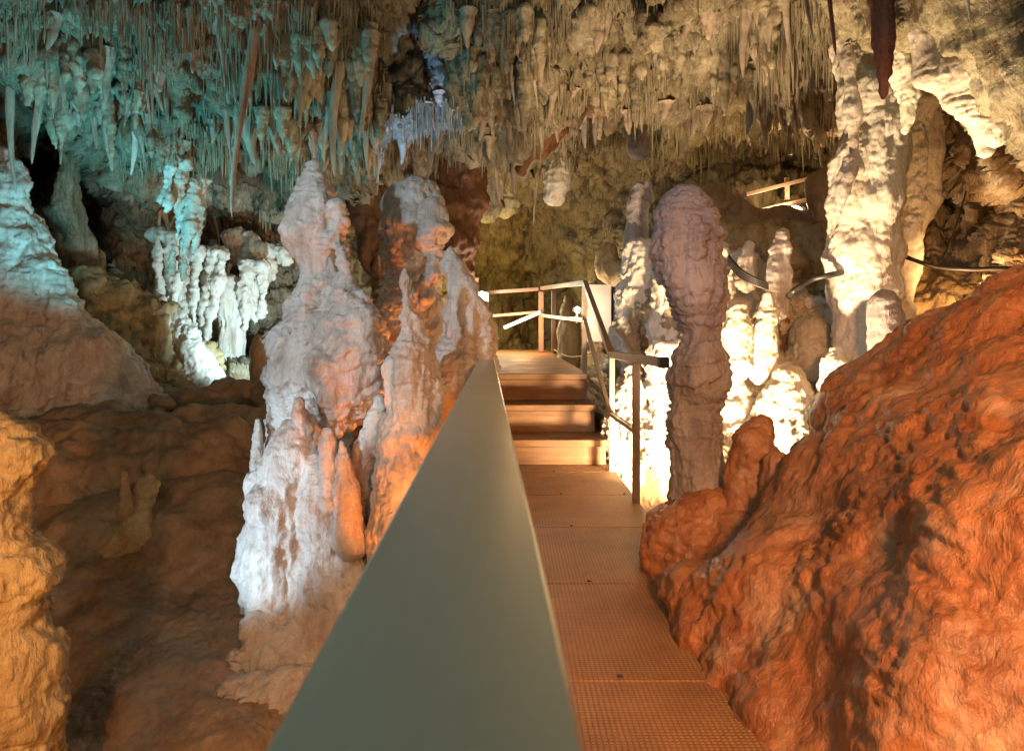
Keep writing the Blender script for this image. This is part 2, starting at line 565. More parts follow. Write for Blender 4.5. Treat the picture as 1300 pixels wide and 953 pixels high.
# ------------------------------------------------------------------ rock formations: smooth unions of tapered limbs, meshed by surface nets
def surface_nets(f, lo, h):
    nx, ny, nz = f.shape
    s = f < 0
    acc = np.zeros((nx - 1, ny - 1, nz - 1, 3), np.float32)
    cnt = np.zeros((nx - 1, ny - 1, nz - 1), np.float32)
    sl = lambda o, n: slice(o, n - 1 + o)
    quads = []
    for ax in range(3):
        o1, o2 = [a for a in range(3) if a != ax]
        a_s = [slice(None)] * 3; b_s = [slice(None)] * 3
        a_s[ax] = slice(0, f.shape[ax] - 1); b_s[ax] = slice(1, f.shape[ax])
        fa, fb = f[tuple(a_s)], f[tuple(b_s)]
        cross = s[tuple(a_s)] != s[tuple(b_s)]
        idx = np.argwhere(cross)
        if not len(idx):
            continue
        va, vb = fa[cross], fb[cross]
        tt = va / (va - vb)
        pos = idx.astype(np.float32)
        pos[:, ax] += tt
        for d1 in (0, -1):
            for d2 in (0, -1):
                c = idx.copy()
                c[:, o1] += d1; c[:, o2] += d2
                ok = (c >= 0).all(1) & (c[:, 0] < nx - 1) & (c[:, 1] < ny - 1) & (c[:, 2] < nz - 1)
                cc = c[ok]
                np.add.at(acc, (cc[:, 0], cc[:, 1], cc[:, 2]), pos[ok])
                np.add.at(cnt, (cc[:, 0], cc[:, 1], cc[:, 2]), 1)
        ok = (idx[:, o1] > 0) & (idx[:, o2] > 0) & (idx[:, o1] < f.shape[o1] - 1) & (idx[:, o2] < f.shape[o2] - 1)
        q = idx[ok]
        inside = s[tuple(a_s)][cross][ok]
        cs = []
        for d1, d2 in ((-1, -1), (0, -1), (0, 0), (-1, 0)):
            c = q.copy(); c[:, o1] += d1; c[:, o2] += d2
            cs.append(np.ravel_multi_index(c.T, cnt.shape))
        cs = np.stack(cs, 1)
        flip = inside if ax != 1 else ~inside
        cs[~flip] = cs[~flip][:, ::-1]
        quads.append(cs)
    quads = np.concatenate(quads)
    used, inv = np.unique(quads.ravel(), return_inverse=True)
    v = (acc.reshape(-1, 3)[used] / cnt.reshape(-1)[used][:, None]) * h + lo
    return v.astype(np.float64), inv.reshape(-1, 4)


def limbs_field(limbs, h, k):
    """limbs: list of (a, ra, b, rb, squash) in world units; squash narrows the limb front to back"""
    lo = np.min([np.minimum(np.array(a) - ra, np.array(b) - rb) for a, ra, b, rb in limbs], 0) - 3 * h - .05
    hi = np.max([np.maximum(np.array(a) + ra, np.array(b) + rb) for a, ra, b, rb in limbs], 0) + 3 * h + .05
    n = np.ceil((hi - lo) / h).astype(int) + 1
    ax = [(lo[i] + np.arange(n[i]) * h).astype(np.float32) for i in range(3)]
    f = np.full(n, 10.0, np.float32)
    for a, ra, b, rb in limbs:
        a, b = np.array(a, np.float32), np.array(b, np.float32)
        m = 3 * k + .02
        w = []
        for i in range(3):
            l_ = min(a[i] - ra, b[i] - rb) - m
            h_ = max(a[i] + ra, b[i] + rb) + m
            i0 = max(0, int((l_ - lo[i]) / h)); i1 = min(n[i], int((h_ - lo[i]) / h) + 2)
            w.append(slice(i0, i1))
        X, Y, Z = ax[0][w[0]][:, None, None], ax[1][w[1]][None, :, None], ax[2][w[2]][None, None, :]
        ab = b - a
        L2 = max(float(ab @ ab), 1e-9)
        tt = np.clip(((X - a[0]) * ab[0] + (Y - a[1]) * ab[1] + (Z - a[2]) * ab[2]) / L2, 0, 1)
        dd = np.sqrt((X - a[0] - tt * ab[0]) ** 2 + (Y - a[1] - tt * ab[1]) ** 2 + (Z - a[2] - tt * ab[2]) ** 2) - (ra + (rb - ra) * tt)
        g = f[w[0], w[1], w[2]]
        hh = np.clip(.5 + .5 * (g - dd) / k, 0, 1)
        f[w[0], w[1], w[2]] = g * (1 - hh) + dd * hh - k * hh * (1 - hh)
    return f, lo


def chain(pts, d, squash=1.0, shift=0.0):
    """pts: (px, py, radius in px[, d]) -> limbs"""
    out = []
    w = []
    for p in pts:
        dd = p[3] if len(p) > 3 else d
        w.append((P(p[0], p[1], dd + shift), p[2] / F * dd))
    for (a, ra), (b, rb) in zip(w[:-1], w[1:]):
        out.append((a, ra, b, rb))
    if len(w) == 1:
        out.append((w[0][0], w[0][1], w[0][0] + (0, 0, .001), w[0][1]))
    return out


def blob(px, py, d, r):
    """ball whose near face lies at pixel px, py, d metres ahead"""
    c = P(px, py, d)
    ray = c - (0, 0, EYE)
    c = c + ray / np.linalg.norm(ray) * r
    return (c, r, c + np.array((0, 0, .001)), r)


def texture_rock(v, f, lump=.03, ledge=0.0, period=.22, flute=.010, fine=.004, seed=0.0, flute_f=16., pop=0.0, scale=.005):
    n = normals(v, f)
    o = seed * 13.7
    if lump:
        v = v + n * (fbm(v, 3.2, 3, off=o) * lump)[:, None]
    if ledge:
        for per, amp, so in ((period, ledge, 0), (period * .37, ledge * .38, 5)):
            z = v[:, 2] / per + fbm(v, 1.6 * period / per, 2, off=o + 3 + so) * .9 + noise(v, (15, 15, .6), o + 8) * .30 + noise(v, (38, 38, 1.5), o + 9) * .12
            fr = z - np.floor(z)
            prof = (1 - fr) ** 1.4 * smooth01(0, .16, fr) - .35
            amt = smooth01(-.3, .4, noise(v, 2.4, o + 21 + so)) * .9 + .1
            side = np.clip(1 - np.abs(n[:, 2]) * .8, 0, 1)
            v = v + n * (prof * amt * side * amp)[:, None]
            n = normals(v, f)
    if flute:
        r = 1 - 2 * np.abs(fbm(v, (flute_f, flute_f, 1.5), 2, off=o + 40))
        r2 = 1 - 2 * np.abs(fbm(v, (flute_f * 2.7, flute_f * 2.7, 3.), 2, off=o + 43))
        gate = smooth01(-.3, .5, noise(v, 1.8, o + 50)) * .8 + .2
        side = np.clip(1.15 - np.abs(n[:, 2]), 0, 1)
        v = v + n * ((r * flute + r2 * flute * .45) * gate * side)[:, None]
    if scale:
        r = 1 - 2 * np.abs(fbm(v, (8, 8, 26), 3, off=o + 70))
        v = v + n * (r * scale * smooth01(-.3, .3, noise(v, 2.2, o + 71)))[:, None]
    if pop:
        r = np.maximum(fbm(v, 22, 2, off=o + 66), 0)
        v = v + n * (r * pop)[:, None]
    if fine:
        v = v + n * (fbm(v, 30, 3, off=o + 60) * fine)[:, None]
    return v


def rock(name, limbs, h, k, mat, label, cat, group=None, parent=None, **kw):
    f, lo = limbs_field(limbs, h, k)
    v, q = surface_nets(f, lo, h)
    n = normals(v, q)
    c = v.mean(0)
    # make sure faces look outwards
    e = f.shape
    vol = np.einsum('ij,ij->i', v[q[:, 0]], np.cross(v[q[:, 1]], v[q[:, 2]])).sum()
    if vol < 0:
        q = q[:, ::-1].copy()
    v = texture_rock(v, q, **kw)
    o = link(name, np_mesh(name, v, q), mat, parent)
    if parent is None:
        tag(o, label, cat, group)
    return o


# --- the tall stalagmites left of the walkway
towerA = chain([(399, 207, 4), (398, 222, 12), (398, 245, 24), (397, 270, 32), (396, 292, 37), (401, 316, 27), (409, 340, 24), (413, 365, 28), (413, 384, 32), (403, 404, 40), (398, 440, 47), (390, 480, 46), (382, 525, 36), (378, 600, 34), (375, 700, 40)], 4.1)
towerA += chain([(428, 270, 12), (434, 285, 9), (428, 298, 12), (415, 308, 16)], 4.0)
towerA += chain([(435, 318, 12), (438, 332, 11), (440, 352, 12), (438, 380, 20), (440, 410, 36)], 3.95)
towerA += chain([(450, 392, 20), (456, 415, 30), (452, 450, 38), (450, 485, 36), (446, 515, 24), (442, 532, 12)], 3.9)
towerA += chain([(470, 425, 20), (480, 460, 22), (482, 495, 18), (478, 540, 22), (470, 640, 34)], 4.15)
towerA += chain([(420, 470, 30), (425, 510, 26), (424, 545, 12)], 3.85)
rock('stalagmite', towerA, .0095, .028, M['calcite'], 'tallest pale stalagmite with a pointed tip and stacked flowstone bulges, left of the walkway', 'stalagmite', 'big stalagmites beside the walkway', lump=.045, ledge=.055, period=.25, flute=.018, flute_f=13, fine=.005, scale=.012, seed=1)
towerB = chain([(520, 236, 8), (522, 250, 22), (523, 270, 38), (525, 290, 42), (520, 318, 34), (522, 342, 25), (526, 362, 27), (520, 390, 37), (515, 430, 40), (515, 480, 40), (510, 540, 40), (505, 620, 40)], 5.0)
towerB += chain([(538, 238, 7), (544, 252, 8)], 5.0) + chain([(549, 266, 16), (553, 288, 17), (546, 308, 14)], 4.72) + chain([(552, 328, 11), (548, 350, 15), (540, 372, 16)], 4.75)
rock('stalagmite', towerB, .011, .03, M['calcite'], 'rounded pale stalagmite with a knobbed head just behind and right of the tallest one', 'stalagmite', 'big stalagmites beside the walkway', lump=.045, ledge=.05, period=.24, flute=.020, flute_f=12, fine=.005, scale=.016, seed=2)
towerC = chain([(515, 341, 4), (516, 360, 8), (517, 385, 10), (520, 410, 17), (523, 450, 25), (527, 500, 30), (523, 550, 36), (515, 600, 38), (512, 650, 42), (515, 760, 46)], 3.42)
towerC += chain([(571, 319, 4), (574, 340, 13), (584, 370, 18), (592, 400, 23), (596, 430, 29), (588, 462, 38), (572, 505, 42), (556, 550, 46), (545, 610, 50), (540, 740, 50)], 3.9)
rock('stalagmite', towerC, .009, .028, M['calcite'], 'double-peaked pale stalagmite with a hollow between its peaks, right against the near handrail', 'stalagmite', 'big stalagmites beside the walkway', lump=.045, ledge=.022, period=.25, flute=.026, flute_f=9, fine=.006, scale=.010, seed=3)
low = chain([(385, 548, 26), (372, 590, 40), (364, 640, 46), (366, 700, 44), (374, 760, 50), (380, 830, 64), (380, 930, 80)], 3.7)
low += chain([(412, 600, 24), (420, 660, 36), (428, 730, 44), (430, 820, 60)], 3.6)
low += chain([(345, 590, 10), (330, 615, 18), (335, 680, 26), (340, 760, 34)], 3.75)
low += chain([(445, 620, 20), (452, 680, 30), (452, 770, 40)], 3.7)
low += chain([(330, 800, 20), (355, 830, 40), (400, 845, 40)], 3.45)
rock('flowstone', low, .011, .05, M['calcite'], 'broad blue-white flowstone pedestal below the tallest stalagmite', 'flowstone', lump=.05, ledge=.0, flute=.022, flute_f=11, pop=.012, seed=4)
rock('flowstone', chain([(285, 850, 14), (320, 838, 20), (360, 846, 24), (410, 852, 26), (470, 880, 34)], 3.38) + chain([(300, 880, 24), (370, 890, 34), (450, 930, 50)], 3.2), .011, .05, M['calcite'],
     'low white-crusted apron of flowstone on the floor at the foot of the pedestal', 'flowstone', lump=.05, ledge=.03, period=.08, flute=.01, pop=.02, scale=.02, seed=4.5)
smalls = [
    ([(379, 510, 6), (380, 525, 8), (385, 548, 11), (390, 590, 14)], 3.62, 'small knobbly white-topped stalagmite on the flowstone pedestal'),
    ([(416, 549, 6), (417, 565, 9), (418, 590, 10), (420, 640, 14)], 3.45, 'smooth finger-like white stalagmite in the middle of the pedestal'),
    ([(434, 562, 4), (436, 585, 10), (440, 620, 16), (445, 690, 22)], 3.42, 'orange-lit cone stalagmite right of the white finger-like one'),
    ([(484, 508, 7), (481, 530, 12), (474, 570, 20), (470, 620, 28), (470, 700, 32)], 3.7, 'pink rough stalagmite between the pedestal and the double-peaked one'),
    ([(327, 535, 4), (327, 555, 6), (328, 590, 8), (330, 640, 12)], 3.9, 'thin dim stalagmite at the left edge of the pedestal'),
]
for k, (pts, d, lab) in enumerate(smalls):
    rock('small_stalagmite', chain(pts, d), .007, .02, M['calcite'], lab, 'stalagmite', 'small stalagmites on the pedestal', lump=.012, ledge=.006, period=.07, flute=.003, pop=.006, seed=10 + k)

# --- the grey column on the right and the red rock that carries it
colD = chain([(864, 250, 15), (868, 272, 33), (870, 298, 39), (866, 320, 39), (873, 346, 38), (881, 378, 32), (887, 408, 24), (889, 433, 19), (888, 453, 31), (886, 482, 33), (885, 512, 28), (884, 540, 30), (884, 570, 30), (887, 605, 31), (890, 645, 34), (890, 690, 40)], 3.0)
rock('cave_column', colD, .007, .02, M['column'], 'grey club-headed rock column standing on the red rock at the walkway edge', 'rock column', lump=.034, ledge=.014, period=.10, flute=.020, flute_f=7, fine=.005, scale=.013, seed=5)
E = [blob(*a) for a in [
    (878, 690, 2.75, .16), (935, 690, 2.7, .25), (885, 760, 2.42, .13), (940, 790, 2.22, .22), (1000, 745, 2.5, .29), (1085, 775, 2.3, .27), (1160, 625, 2.4, .33), (1150, 650, 2.15, .36), (950, 735, 2.5, .2), (1240, 570, 2.1, .38), (1092, 535, 2.6, .17), (1100, 500, 2.7, .14),
    (1160, 545, 2.45, .32), (1235, 525, 2.35, .36), (1310, 515, 2.2, .43), (1390, 500, 2.0, .5), (1040, 790, 1.95, .34), (1140, 720, 1.95, .45), (1230, 680, 1.85, .48), (1130, 880, 1.6, .36), (1250, 800, 1.55, .45),
    (1340, 700, 1.5, .5), (1360, 620, 1.75, .5), (1010, 930, 1.75, .25), (960, 880, 1.95, .16), (1090, 1000, 1.5, .3), (1300, 950, 1.2, .4), (1450, 800, 1.2, .5), (905, 815, 2.2, .10)]]
E += [(P(880, 700, 2.95), .2, P(880, 1000, 2.9), .3), (P(1100, 830, 2.6), .45, P(1100, 1000, 2.4), .5), (P(1370, 720, 2.3), .55, P(1350, 1000, 2.2), .7)]
rock('red_boulder', E, .0115, .10, M['red'], 'huge orange-red rock mass filling the lower right beside the walkway', 'boulder', lump=.05, ledge=.006, period=.12, flute=.010, flute_f=7, fine=.006, pop=.006, scale=.010, seed=6)
for k, (pts, d, lab) in enumerate([
    ([(964, 543, 14), (954, 562, 22), (958, 588, 29), (956, 615, 33), (956, 660, 38)], 2.8, 'dark red lumpy knob standing right of the grey column'),
    ([(987, 590, 13), (990, 610, 17), (990, 660, 26)], 2.65, 'small round red knob between two larger knobs'),
    ([(1028, 556, 10), (1026, 572, 18), (1025, 600, 26), (1018, 660, 38)], 2.7, 'dark red pointed knob against the big red rock')]):
    rock('small_boulder', chain(pts, d), .007, .03, M['red'], lab, 'rock', 'red knobs beside the grey column', lump=.03, ledge=.0, flute=.004, seed=20 + k)

# --- near left column, flowstone slope and the things behind it
colF = chain([(-25, 548, 20), (15, 564, 32), (32, 580, 30), (0, 612, 36), (-12, 650, 38), (-14, 690, 42), (24, 716, 34), (38, 722, 28), (-6, 758, 44), (-4, 800, 48), (10, 845, 58), (10, 900, 62), (0, 1000, 70)], 2.3)
rock('cave_column', colF, .0085, .03, M['ochre'], 'orange lumpy column cut by the lower left edge of the picture', 'rock column', lump=.045, ledge=.01, flute=.012, fine=.006, scale=.008, pop=.012, seed=7)
slope = chain([(4, 195, 9), (8, 235, 20), (10, 290, 34), (14, 340, 48), (22, 400, 66), (30, 470, 90), (35, 540, 120)], 6.0)
slope += chain([(28, 300, 10), (48, 345, 18), (75, 410, 34), (110, 470, 56), (130, 540, 80)], 5.9)
rock('flowstone', slope, .016, .08, M['calcite'], 'sweeping flowstone slope with a fluted pale crest at the far left', 'flowstone', lump=.06, ledge=.03, period=.35, flute=.045, flute_f=6, fine=.012, seed=8)
mud = chain([(40, 560, 100, 5.9), (110, 540, 80, 6.1), (190, 560, 64, 6.3), (270, 545, 50, 6.4), (335, 512, 30, 6.4), (370, 520, 40, 6.2)], 6)
mud += chain([(30, 660, 130, 5.2), (140, 650, 120, 5.3), (250, 640, 110, 5.5), (340, 610, 90, 5.7)], 6)
rock('flowstone', mud, .02, .2, M['floor'], 'broad tan-brown mud slope rising from lower left to the tallest stalagmite', 'flowstone', lump=.10, ledge=.03, period=.4, flute=.03, flute_f=4, fine=.006, pop=.010, seed=8.7)
bank = chain([(80, 380, 36, 6.9), (120, 400, 46, 6.9), (165, 430, 54, 7.1), (205, 470, 50, 7.4), (240, 520, 50, 7.3), (270, 570, 60, 6.9)], 7.0) + chain([(120, 420, 70, 7.4), (140, 520, 110, 7.2)], 7.0)
rock('flowstone', bank, .018, .12, M['ochre'], 'orange-brown bank of flowstone with dark drip holes between the pale crest and the lit niche', 'flowstone', lump=.12, ledge=.05, period=.5, flute=.07, flute_f=6, fine=.012, pop=.02, seed=8.5)
rock('stalagmite', chain([(183, 613, 7), (185, 622, 7), (182, 640, 6), (181, 656, 10), (172, 682, 25), (168, 712, 38), (170, 760, 56), (175, 840, 80)], 4.28) + chain([(188, 616, 5), (195, 616, 3)], 4.28), .009, .03, M['ochre'],
     'small duck-shaped yellowish stalagmite on the dark floor at left', 'stalagmite', lump=.05, flute=.012, flute_f=9, scale=.008, pop=.01, seed=9)
rock('stalagmite', chain([(157, 602, 4), (158, 625, 6), (160, 650, 9), (160, 720, 14)], 4.4), .009, .02, M['floor'], 'thin dark stump left of the duck-shaped stalagmite', 'stalagmite', lump=.02, flute=.004, seed=9.5)
rock('rock_outcrop', chain([(70, 108, 14), (88, 128, 12), (101, 152, 9), (98, 180, 8), (88, 205, 9), (84, 240, 14), (88, 280, 20, 7.3), (96, 330, 28, 7.5), (100, 390, 34, 7.6)], 7.2), .016, .05, M['wall'], 'blue-green rim of rock round the right side of the dark opening at far left', 'rock', lump=.07, flute=.02, seed=33)
rock('boulder', chain([(200, 508, 8), (212, 514, 10), (206, 522, 12)], 5.75), .011, .03, M['floor'], 'small dark boulder lying at the foot of the lit niche', 'boulder', lump=.05, flute=.004, seed=9.9)
rock('stalagmite', chain([(327, 428, 5), (328, 445, 8), (330, 470, 11), (332, 500, 16)], 6.6), .012, .03, M['floor'], 'dark stump silhouetted against the bright white light behind the tallest stalagmite', 'stalagmite', lump=.02, flute=.005, seed=9.7)
# white-lit draperies behind
rock('flowstone_pillar', chain([(291, 360, 14), (290, 400, 12), (290, 440, 11), (292, 490, 14), (292, 510, 18)], 8.0) + chain([(302, 370, 9), (302, 430, 8), (303, 490, 10)], 8.0), .016, .03, M['white'], 'brilliant white twin pillar in the lit niche behind the slope', 'rock column', lump=.04, flute=.03, seed=31)
rock('flowstone_cascade', chain([(225, 395, 9), (232, 420, 13), (245, 455, 20), (252, 490, 26), (255, 525, 34)], 7.2) + chain([(205, 380, 5), (210, 410, 6), (213, 450, 7), (214, 490, 8)], 7.1), .016, .05, M['white'], 'white glowing cascade sliding down to the dark floor in the lit niche', 'flowstone', lump=.06, flute=.03, pop=.02, seed=32)
for k, (pts, d, lab) in enumerate([
    ([(224, 205, 6), (222, 235, 9), (219, 262, 8), (217, 276, 4)], 6.3, 'lavender drapery hanging left of the dark gap above the lit niche'),
    ([(243, 225, 9), (240, 250, 11), (237, 285, 10), (234, 320, 7), (232, 345, 4)], 6.6, 'teal-grey drapery hanging right of the lavender one'),
    ([(210, 300, 8), (213, 330, 12), (216, 370, 8), (212, 410, 4)], 7.4, 'ragged white drapery at the left side of the lit niche'),
    ([(238, 320, 10), (236, 350, 13), (234, 385, 9), (240, 420, 5)], 7.6, 'ribbed white drapery in the middle of the lit niche'),
    ([(268, 320, 10), (266, 350, 10), (258, 385, 6), (250, 420, 4)], 7.8, 'slanting white drapery right of the ribbed one'),
    ([(322, 335, 15), (322, 365, 18), (322, 390, 12), (321, 412, 4)], 8.0, 'pale drapery with pointed teeth beside the tallest stalagmite'),
    ([(300, 300, 20), (310, 322, 20), (340, 330, 20), (350, 345, 12)], 8.4, 'white crusted ledge above the twin pillar')]):
    lim = []
    for q in range(4):
        du = (q - 1.5) * 7.5 + random.uniform(-2, 2)
        cut = random.uniform(-26, 22)
        lim += chain([(x + du + random.uniform(-2, 2), y + cut * i_ / (len(pts) - 1), max(1.6, r * random.uniform(.30, .52))) for i_, (x, y, r) in enumerate(pts)], d, shift=random.uniform(-.12, .12))
    lim += chain([(pts[0][0] - 12, pts[0][1], 8), (pts[0][0] + 12, pts[0][1] + 3, 8)], d)
    rock('drapery', lim, .014, .03, M['white'], lab, 'drapery', 'draperies round the lit niche', lump=.05, flute=.025, flute_f=11, pop=.03, seed=40 + k)

# --- right-hand side behind the grey column
rock('cave_column', chain([(1085, 60, 26, 4.6), (1105, 120, 36), (1110, 180, 36), (1100, 215, 40), (1098, 260, 40), (1098, 320, 40), (1100, 370, 38), (1102, 420, 36), (1105, 470, 40)], 4.5)
     + chain([(1150, 60, 26, 4.7), (1145, 120, 30), (1140, 190, 30), (1140, 260, 26), (1135, 330, 24), (1128, 420, 26)], 4.8), .011, .05, M['white'],
     'thick cream column, glaring white on its left, rising to the ceiling at right', 'rock column', lump=.04, ledge=.006, period=.3, flute=.030, flute_f=5, pop=.010, fine=.006, scale=.006, seed=50)
rock('drapery', chain([(1076, 60, 8), (1080, 110, 10), (1084, 150, 9), (1082, 180, 6), (1090, 215, 4)], 4.1) + chain([(1078, 205, 8), (1072, 225, 9), (1068, 240, 8), (1064, 270, 5)], 4.1), .008, .02, M['calcite'],
     'pink ribbon drapery down the left face of the thick cream column', 'drapery', lump=.03, flute=.008, seed=51)
rock('drapery', chain([(1138, 65, 18), (1145, 90, 16), (1152, 120, 10), (1152, 150, 6), (1149, 168, 3)], 3.9), .008, .02, M['white'], 'bright white tapering drapery hanging right of the red-brown stalactite', 'drapery', lump=.02, flute=.012, seed=52)
rock('drapery', chain([(1172, 40, 20), (1192, 92, 17), (1212, 126, 15), (1232, 148, 13), (1244, 168, 8), (1250, 193, 2.5)], 3.5) + chain([(1225, 100, 24), (1250, 135, 18), (1262, 158, 11), (1263, 174, 4)], 3.45) + chain([(1200, 70, 20), (1240, 105, 24)], 3.5), .008, .06, M['calcite'], 'pale hooked drapery with a bright rim hanging from the cream ceiling at right', 'drapery', lump=.05, flute=.018, flute_f=12, scale=.01, seed=53)
rock('cave_column', chain([(1185, 130, 20), (1180, 190, 18), (1178, 250, 14), (1165, 300, 7)], 5.4), .014, .03, M['white'], 'pale tapering pillar in the recess right of the thick cream column', 'rock column', lump=.03, flute=.012, seed=54)
rock('stalagmite', chain([(1122, 388, 18), (1124, 405, 21), (1126, 430, 22), (1126, 470, 24)], 4.0), .010, .02, M['column'], 'brown blunt stump in front of the foot of the thick cream column', 'stalagmite', lump=.015, ledge=.01, period=.1, flute=.006, seed=55)
rock('flowstone', chain([(930, 320, 40, 6.3), (985, 345, 60, 6.2), (1050, 350, 60, 6.2)], 6.2) + chain([(950, 420, 60, 6.0), (1020, 430, 70, 5.9), (1090, 440, 70, 5.9)], 6) + chain([(1150, 400, 60, 5.6), (1210, 420, 70, 5.3), (1290, 420, 70, 5)], 5.5), .02, .2, M['ochre'],
     'smooth tan wall of flowstone with the black cables lying on it, behind the cream column', 'flowstone', lump=.10, ledge=.03, period=.4, flute=.02, flute_f=5, pop=.02, fine=.01, seed=58)
rock('flowstone', chain([(925, 420, 16), (945, 450, 30), (960, 490, 44), (965, 540, 60), (960, 610, 70)], 5.0) + chain([(1030, 430, 20), (1030, 480, 36), (1010, 550, 54), (1000, 620, 60)], 4.9) + chain([(908, 320, 20, 5.6), (930, 370, 34, 5.4), (985, 405, 42, 5.3), (1050, 420, 40, 5.2), (1080, 470, 40, 5.0)], 5.2) + chain([(925, 400, 34, 5.1), (920, 470, 40, 5.0), (925, 560, 50, 4.8)], 5), .014, .06, M['white'],
     'blazing white crusted flowstone behind the grey column and the red knobs', 'flowstone', lump=.08, ledge=.02, period=.2, flute=.025, pop=.03, fine=.008, seed=56)
rock('flowstone', chain([(800, 470, 10), (802, 500, 22), (806, 540, 30), (815, 590, 36), (830, 650, 40)], 5.55) + chain([(845, 450, 16), (848, 500, 22), (845, 560, 30)], 5.3), .013, .05, M['white'],
     'glaring white lumpy rock seen between the posts of the stair handrail', 'flowstone', lump=.08, ledge=.03, period=.22, flute=.02, pop=.04, seed=57)
for k, (pts, d, lab, mt) in enumerate([
    ([(994, 297, 9), (992, 315, 11), (988, 350, 13), (985, 390, 16)], 4.7, 'slim pinkish stalagmite standing above the black cable', 'calcite'),
    ([(950, 312, 8), (948, 330, 11), (945, 360, 16)], 4.9, 'short pale stalagmite left of the slim pinkish one', 'white'),
    ([(920, 318, 7), (920, 340, 8), (922, 370, 10)], 4.6, 'small pale stalagmite close behind the grey column', 'white'),
    ([(975, 375, 8), (976, 400, 12), (972, 430, 14), (968, 470, 20)], 4.5, 'pale leaning stalagmite below the black cable', 'white'),
    ([(1062, 445, 10), (1060, 460, 15), (1055, 490, 18)], 4.2, 'small rounded knob at the foot of the thick cream column', 'white'),
    ([(935, 395, 12), (935, 420, 16), (935, 460, 22)], 4.5, 'cracked pale boulder beside the upper part of the grey column', 'white'),
    ([(1000, 480, 20), (1000, 510, 34), (990, 560, 46)], 4.3, 'glaring white lump behind the red knobs', 'white')]):
    rock('stalagmite' if 'stal' in lab else 'boulder', chain(pts, d), .010, .03, M[mt], lab, 'stalagmite' if 'stal' in lab else 'boulder', 'small formations on the bright right-hand slope', lump=.025, ledge=.006, period=.08, flute=.008, pop=.008, scale=.004, seed=60 + k)
rock('boulder', chain([(815, 330, 22), (818, 370, 32), (815, 420, 36), (820, 470, 30), (830, 520, 26), (830, 590, 30)], 6.2) + chain([(845, 340, 14), (850, 380, 20), (848, 440, 22)], 5.6), .015, .06, M['white'],
     'tall cream rock face behind the stair handrail and left of the grey column', 'boulder', lump=.06, ledge=.02, period=.3, flute=.014, pop=.03, seed=70)
rock('cave_column', chain([(812, 240, 9), (810, 262, 13), (808, 290, 14), (806, 318, 15)], 6.4) + chain([(822, 235, 6), (826, 255, 5)], 6.4), .012, .02, M['column'], 'short reddish column with a white cap above the cream rock face', 'rock column', lump=.025, flute=.008, seed=71)
rock('boulder', chain([(770, 320, 12), (775, 340, 16), (790, 345, 18)], 7.2), .014, .03, M['ochre'], 'orange-streaked rock just above the white electrical cabinet', 'boulder', lump=.05, flute=.012, seed=72)
rock('stalagmite', chain([(722, 381, 6), (721, 395, 11), (722, 420, 14), (722, 460, 16)], 8.6), .014, .02, M['ochre'], 'orange stump right behind the landing handrail', 'stalagmite', lump=.03, flute=.006, seed=73)
rock('boulder', chain([(905, 245, 12), (925, 262, 18), (950, 285, 20), (985, 290, 24), (1030, 290, 22)], 6.4) + chain([(1045, 235, 14), (1050, 262, 16), (1045, 290, 20)], 6.2), .016, .08, M['floor'], 'brown rocky bank under the upper gallery handrail', 'boulder', lump=.08, flute=.01, seed=74)
rock('flowstone_curtain', chain([(520, 195, 22), (545, 215, 30), (560, 260, 30), (575, 310, 26), (590, 360, 16), (594, 400, 12)], 9.4) + chain([(590, 205, 24), (600, 250, 14), (600, 310, 8)], 9.4) + chain([(694, 138, 34), (676, 176, 27), (660, 212, 10)], 7.75) + chain([(640, 150, 22), (645, 185, 12)], 7.6), .022, .08, M['brown'],
     'dark rust-brown curtain of flowstone behind the stalagmites in the middle', 'flowstone', lump=.08, flute=.06, flute_f=9, seed=75)
for k, (px, py, r, lab) in enumerate([(708, 218, .17, 'smooth pale oval bulge high on the ochre back wall'), (647, 242, .19, 'smooth pale bulge with small drips on the back wall, left of the oval one')]):
    c, _ = hit(px, py)
    c = c + (0, .35 * r, 0)
    rock('wall_bulge', [(c - (.03, 0, .15), r, c + (.04, 0, .12), r * .85), (c - (.05, .02, .3), r * .8, c, r * .8)], .016, .05, M['white'], lab, 'flowstone', 'pale bulges on the back wall', lump=.05, ledge=.03, period=.12, flute=.01, seed=80 + k)
rock('flowstone_curtain', chain([(455, 180, 18), (462, 230, 20), (470, 290, 18), (478, 340, 12)], 8.6) + chain([(495, 190, 16), (492, 240, 14), (488, 300, 8)], 8.6), .02, .06, M['brown'],
     'brown stringy curtain of flowstone between the two rounded stalagmite heads', 'flowstone', lump=.08, flute=.06, flute_f=9, seed=76)
rock('drapery', chain([(812, 140, 12), (812, 165, 15), (812, 188, 15)], 7.6), .014, .02, M['column'], 'grey sail-shaped drapery hanging over the ochre back wall', 'drapery', lump=.01, flute=.006, seed=85)

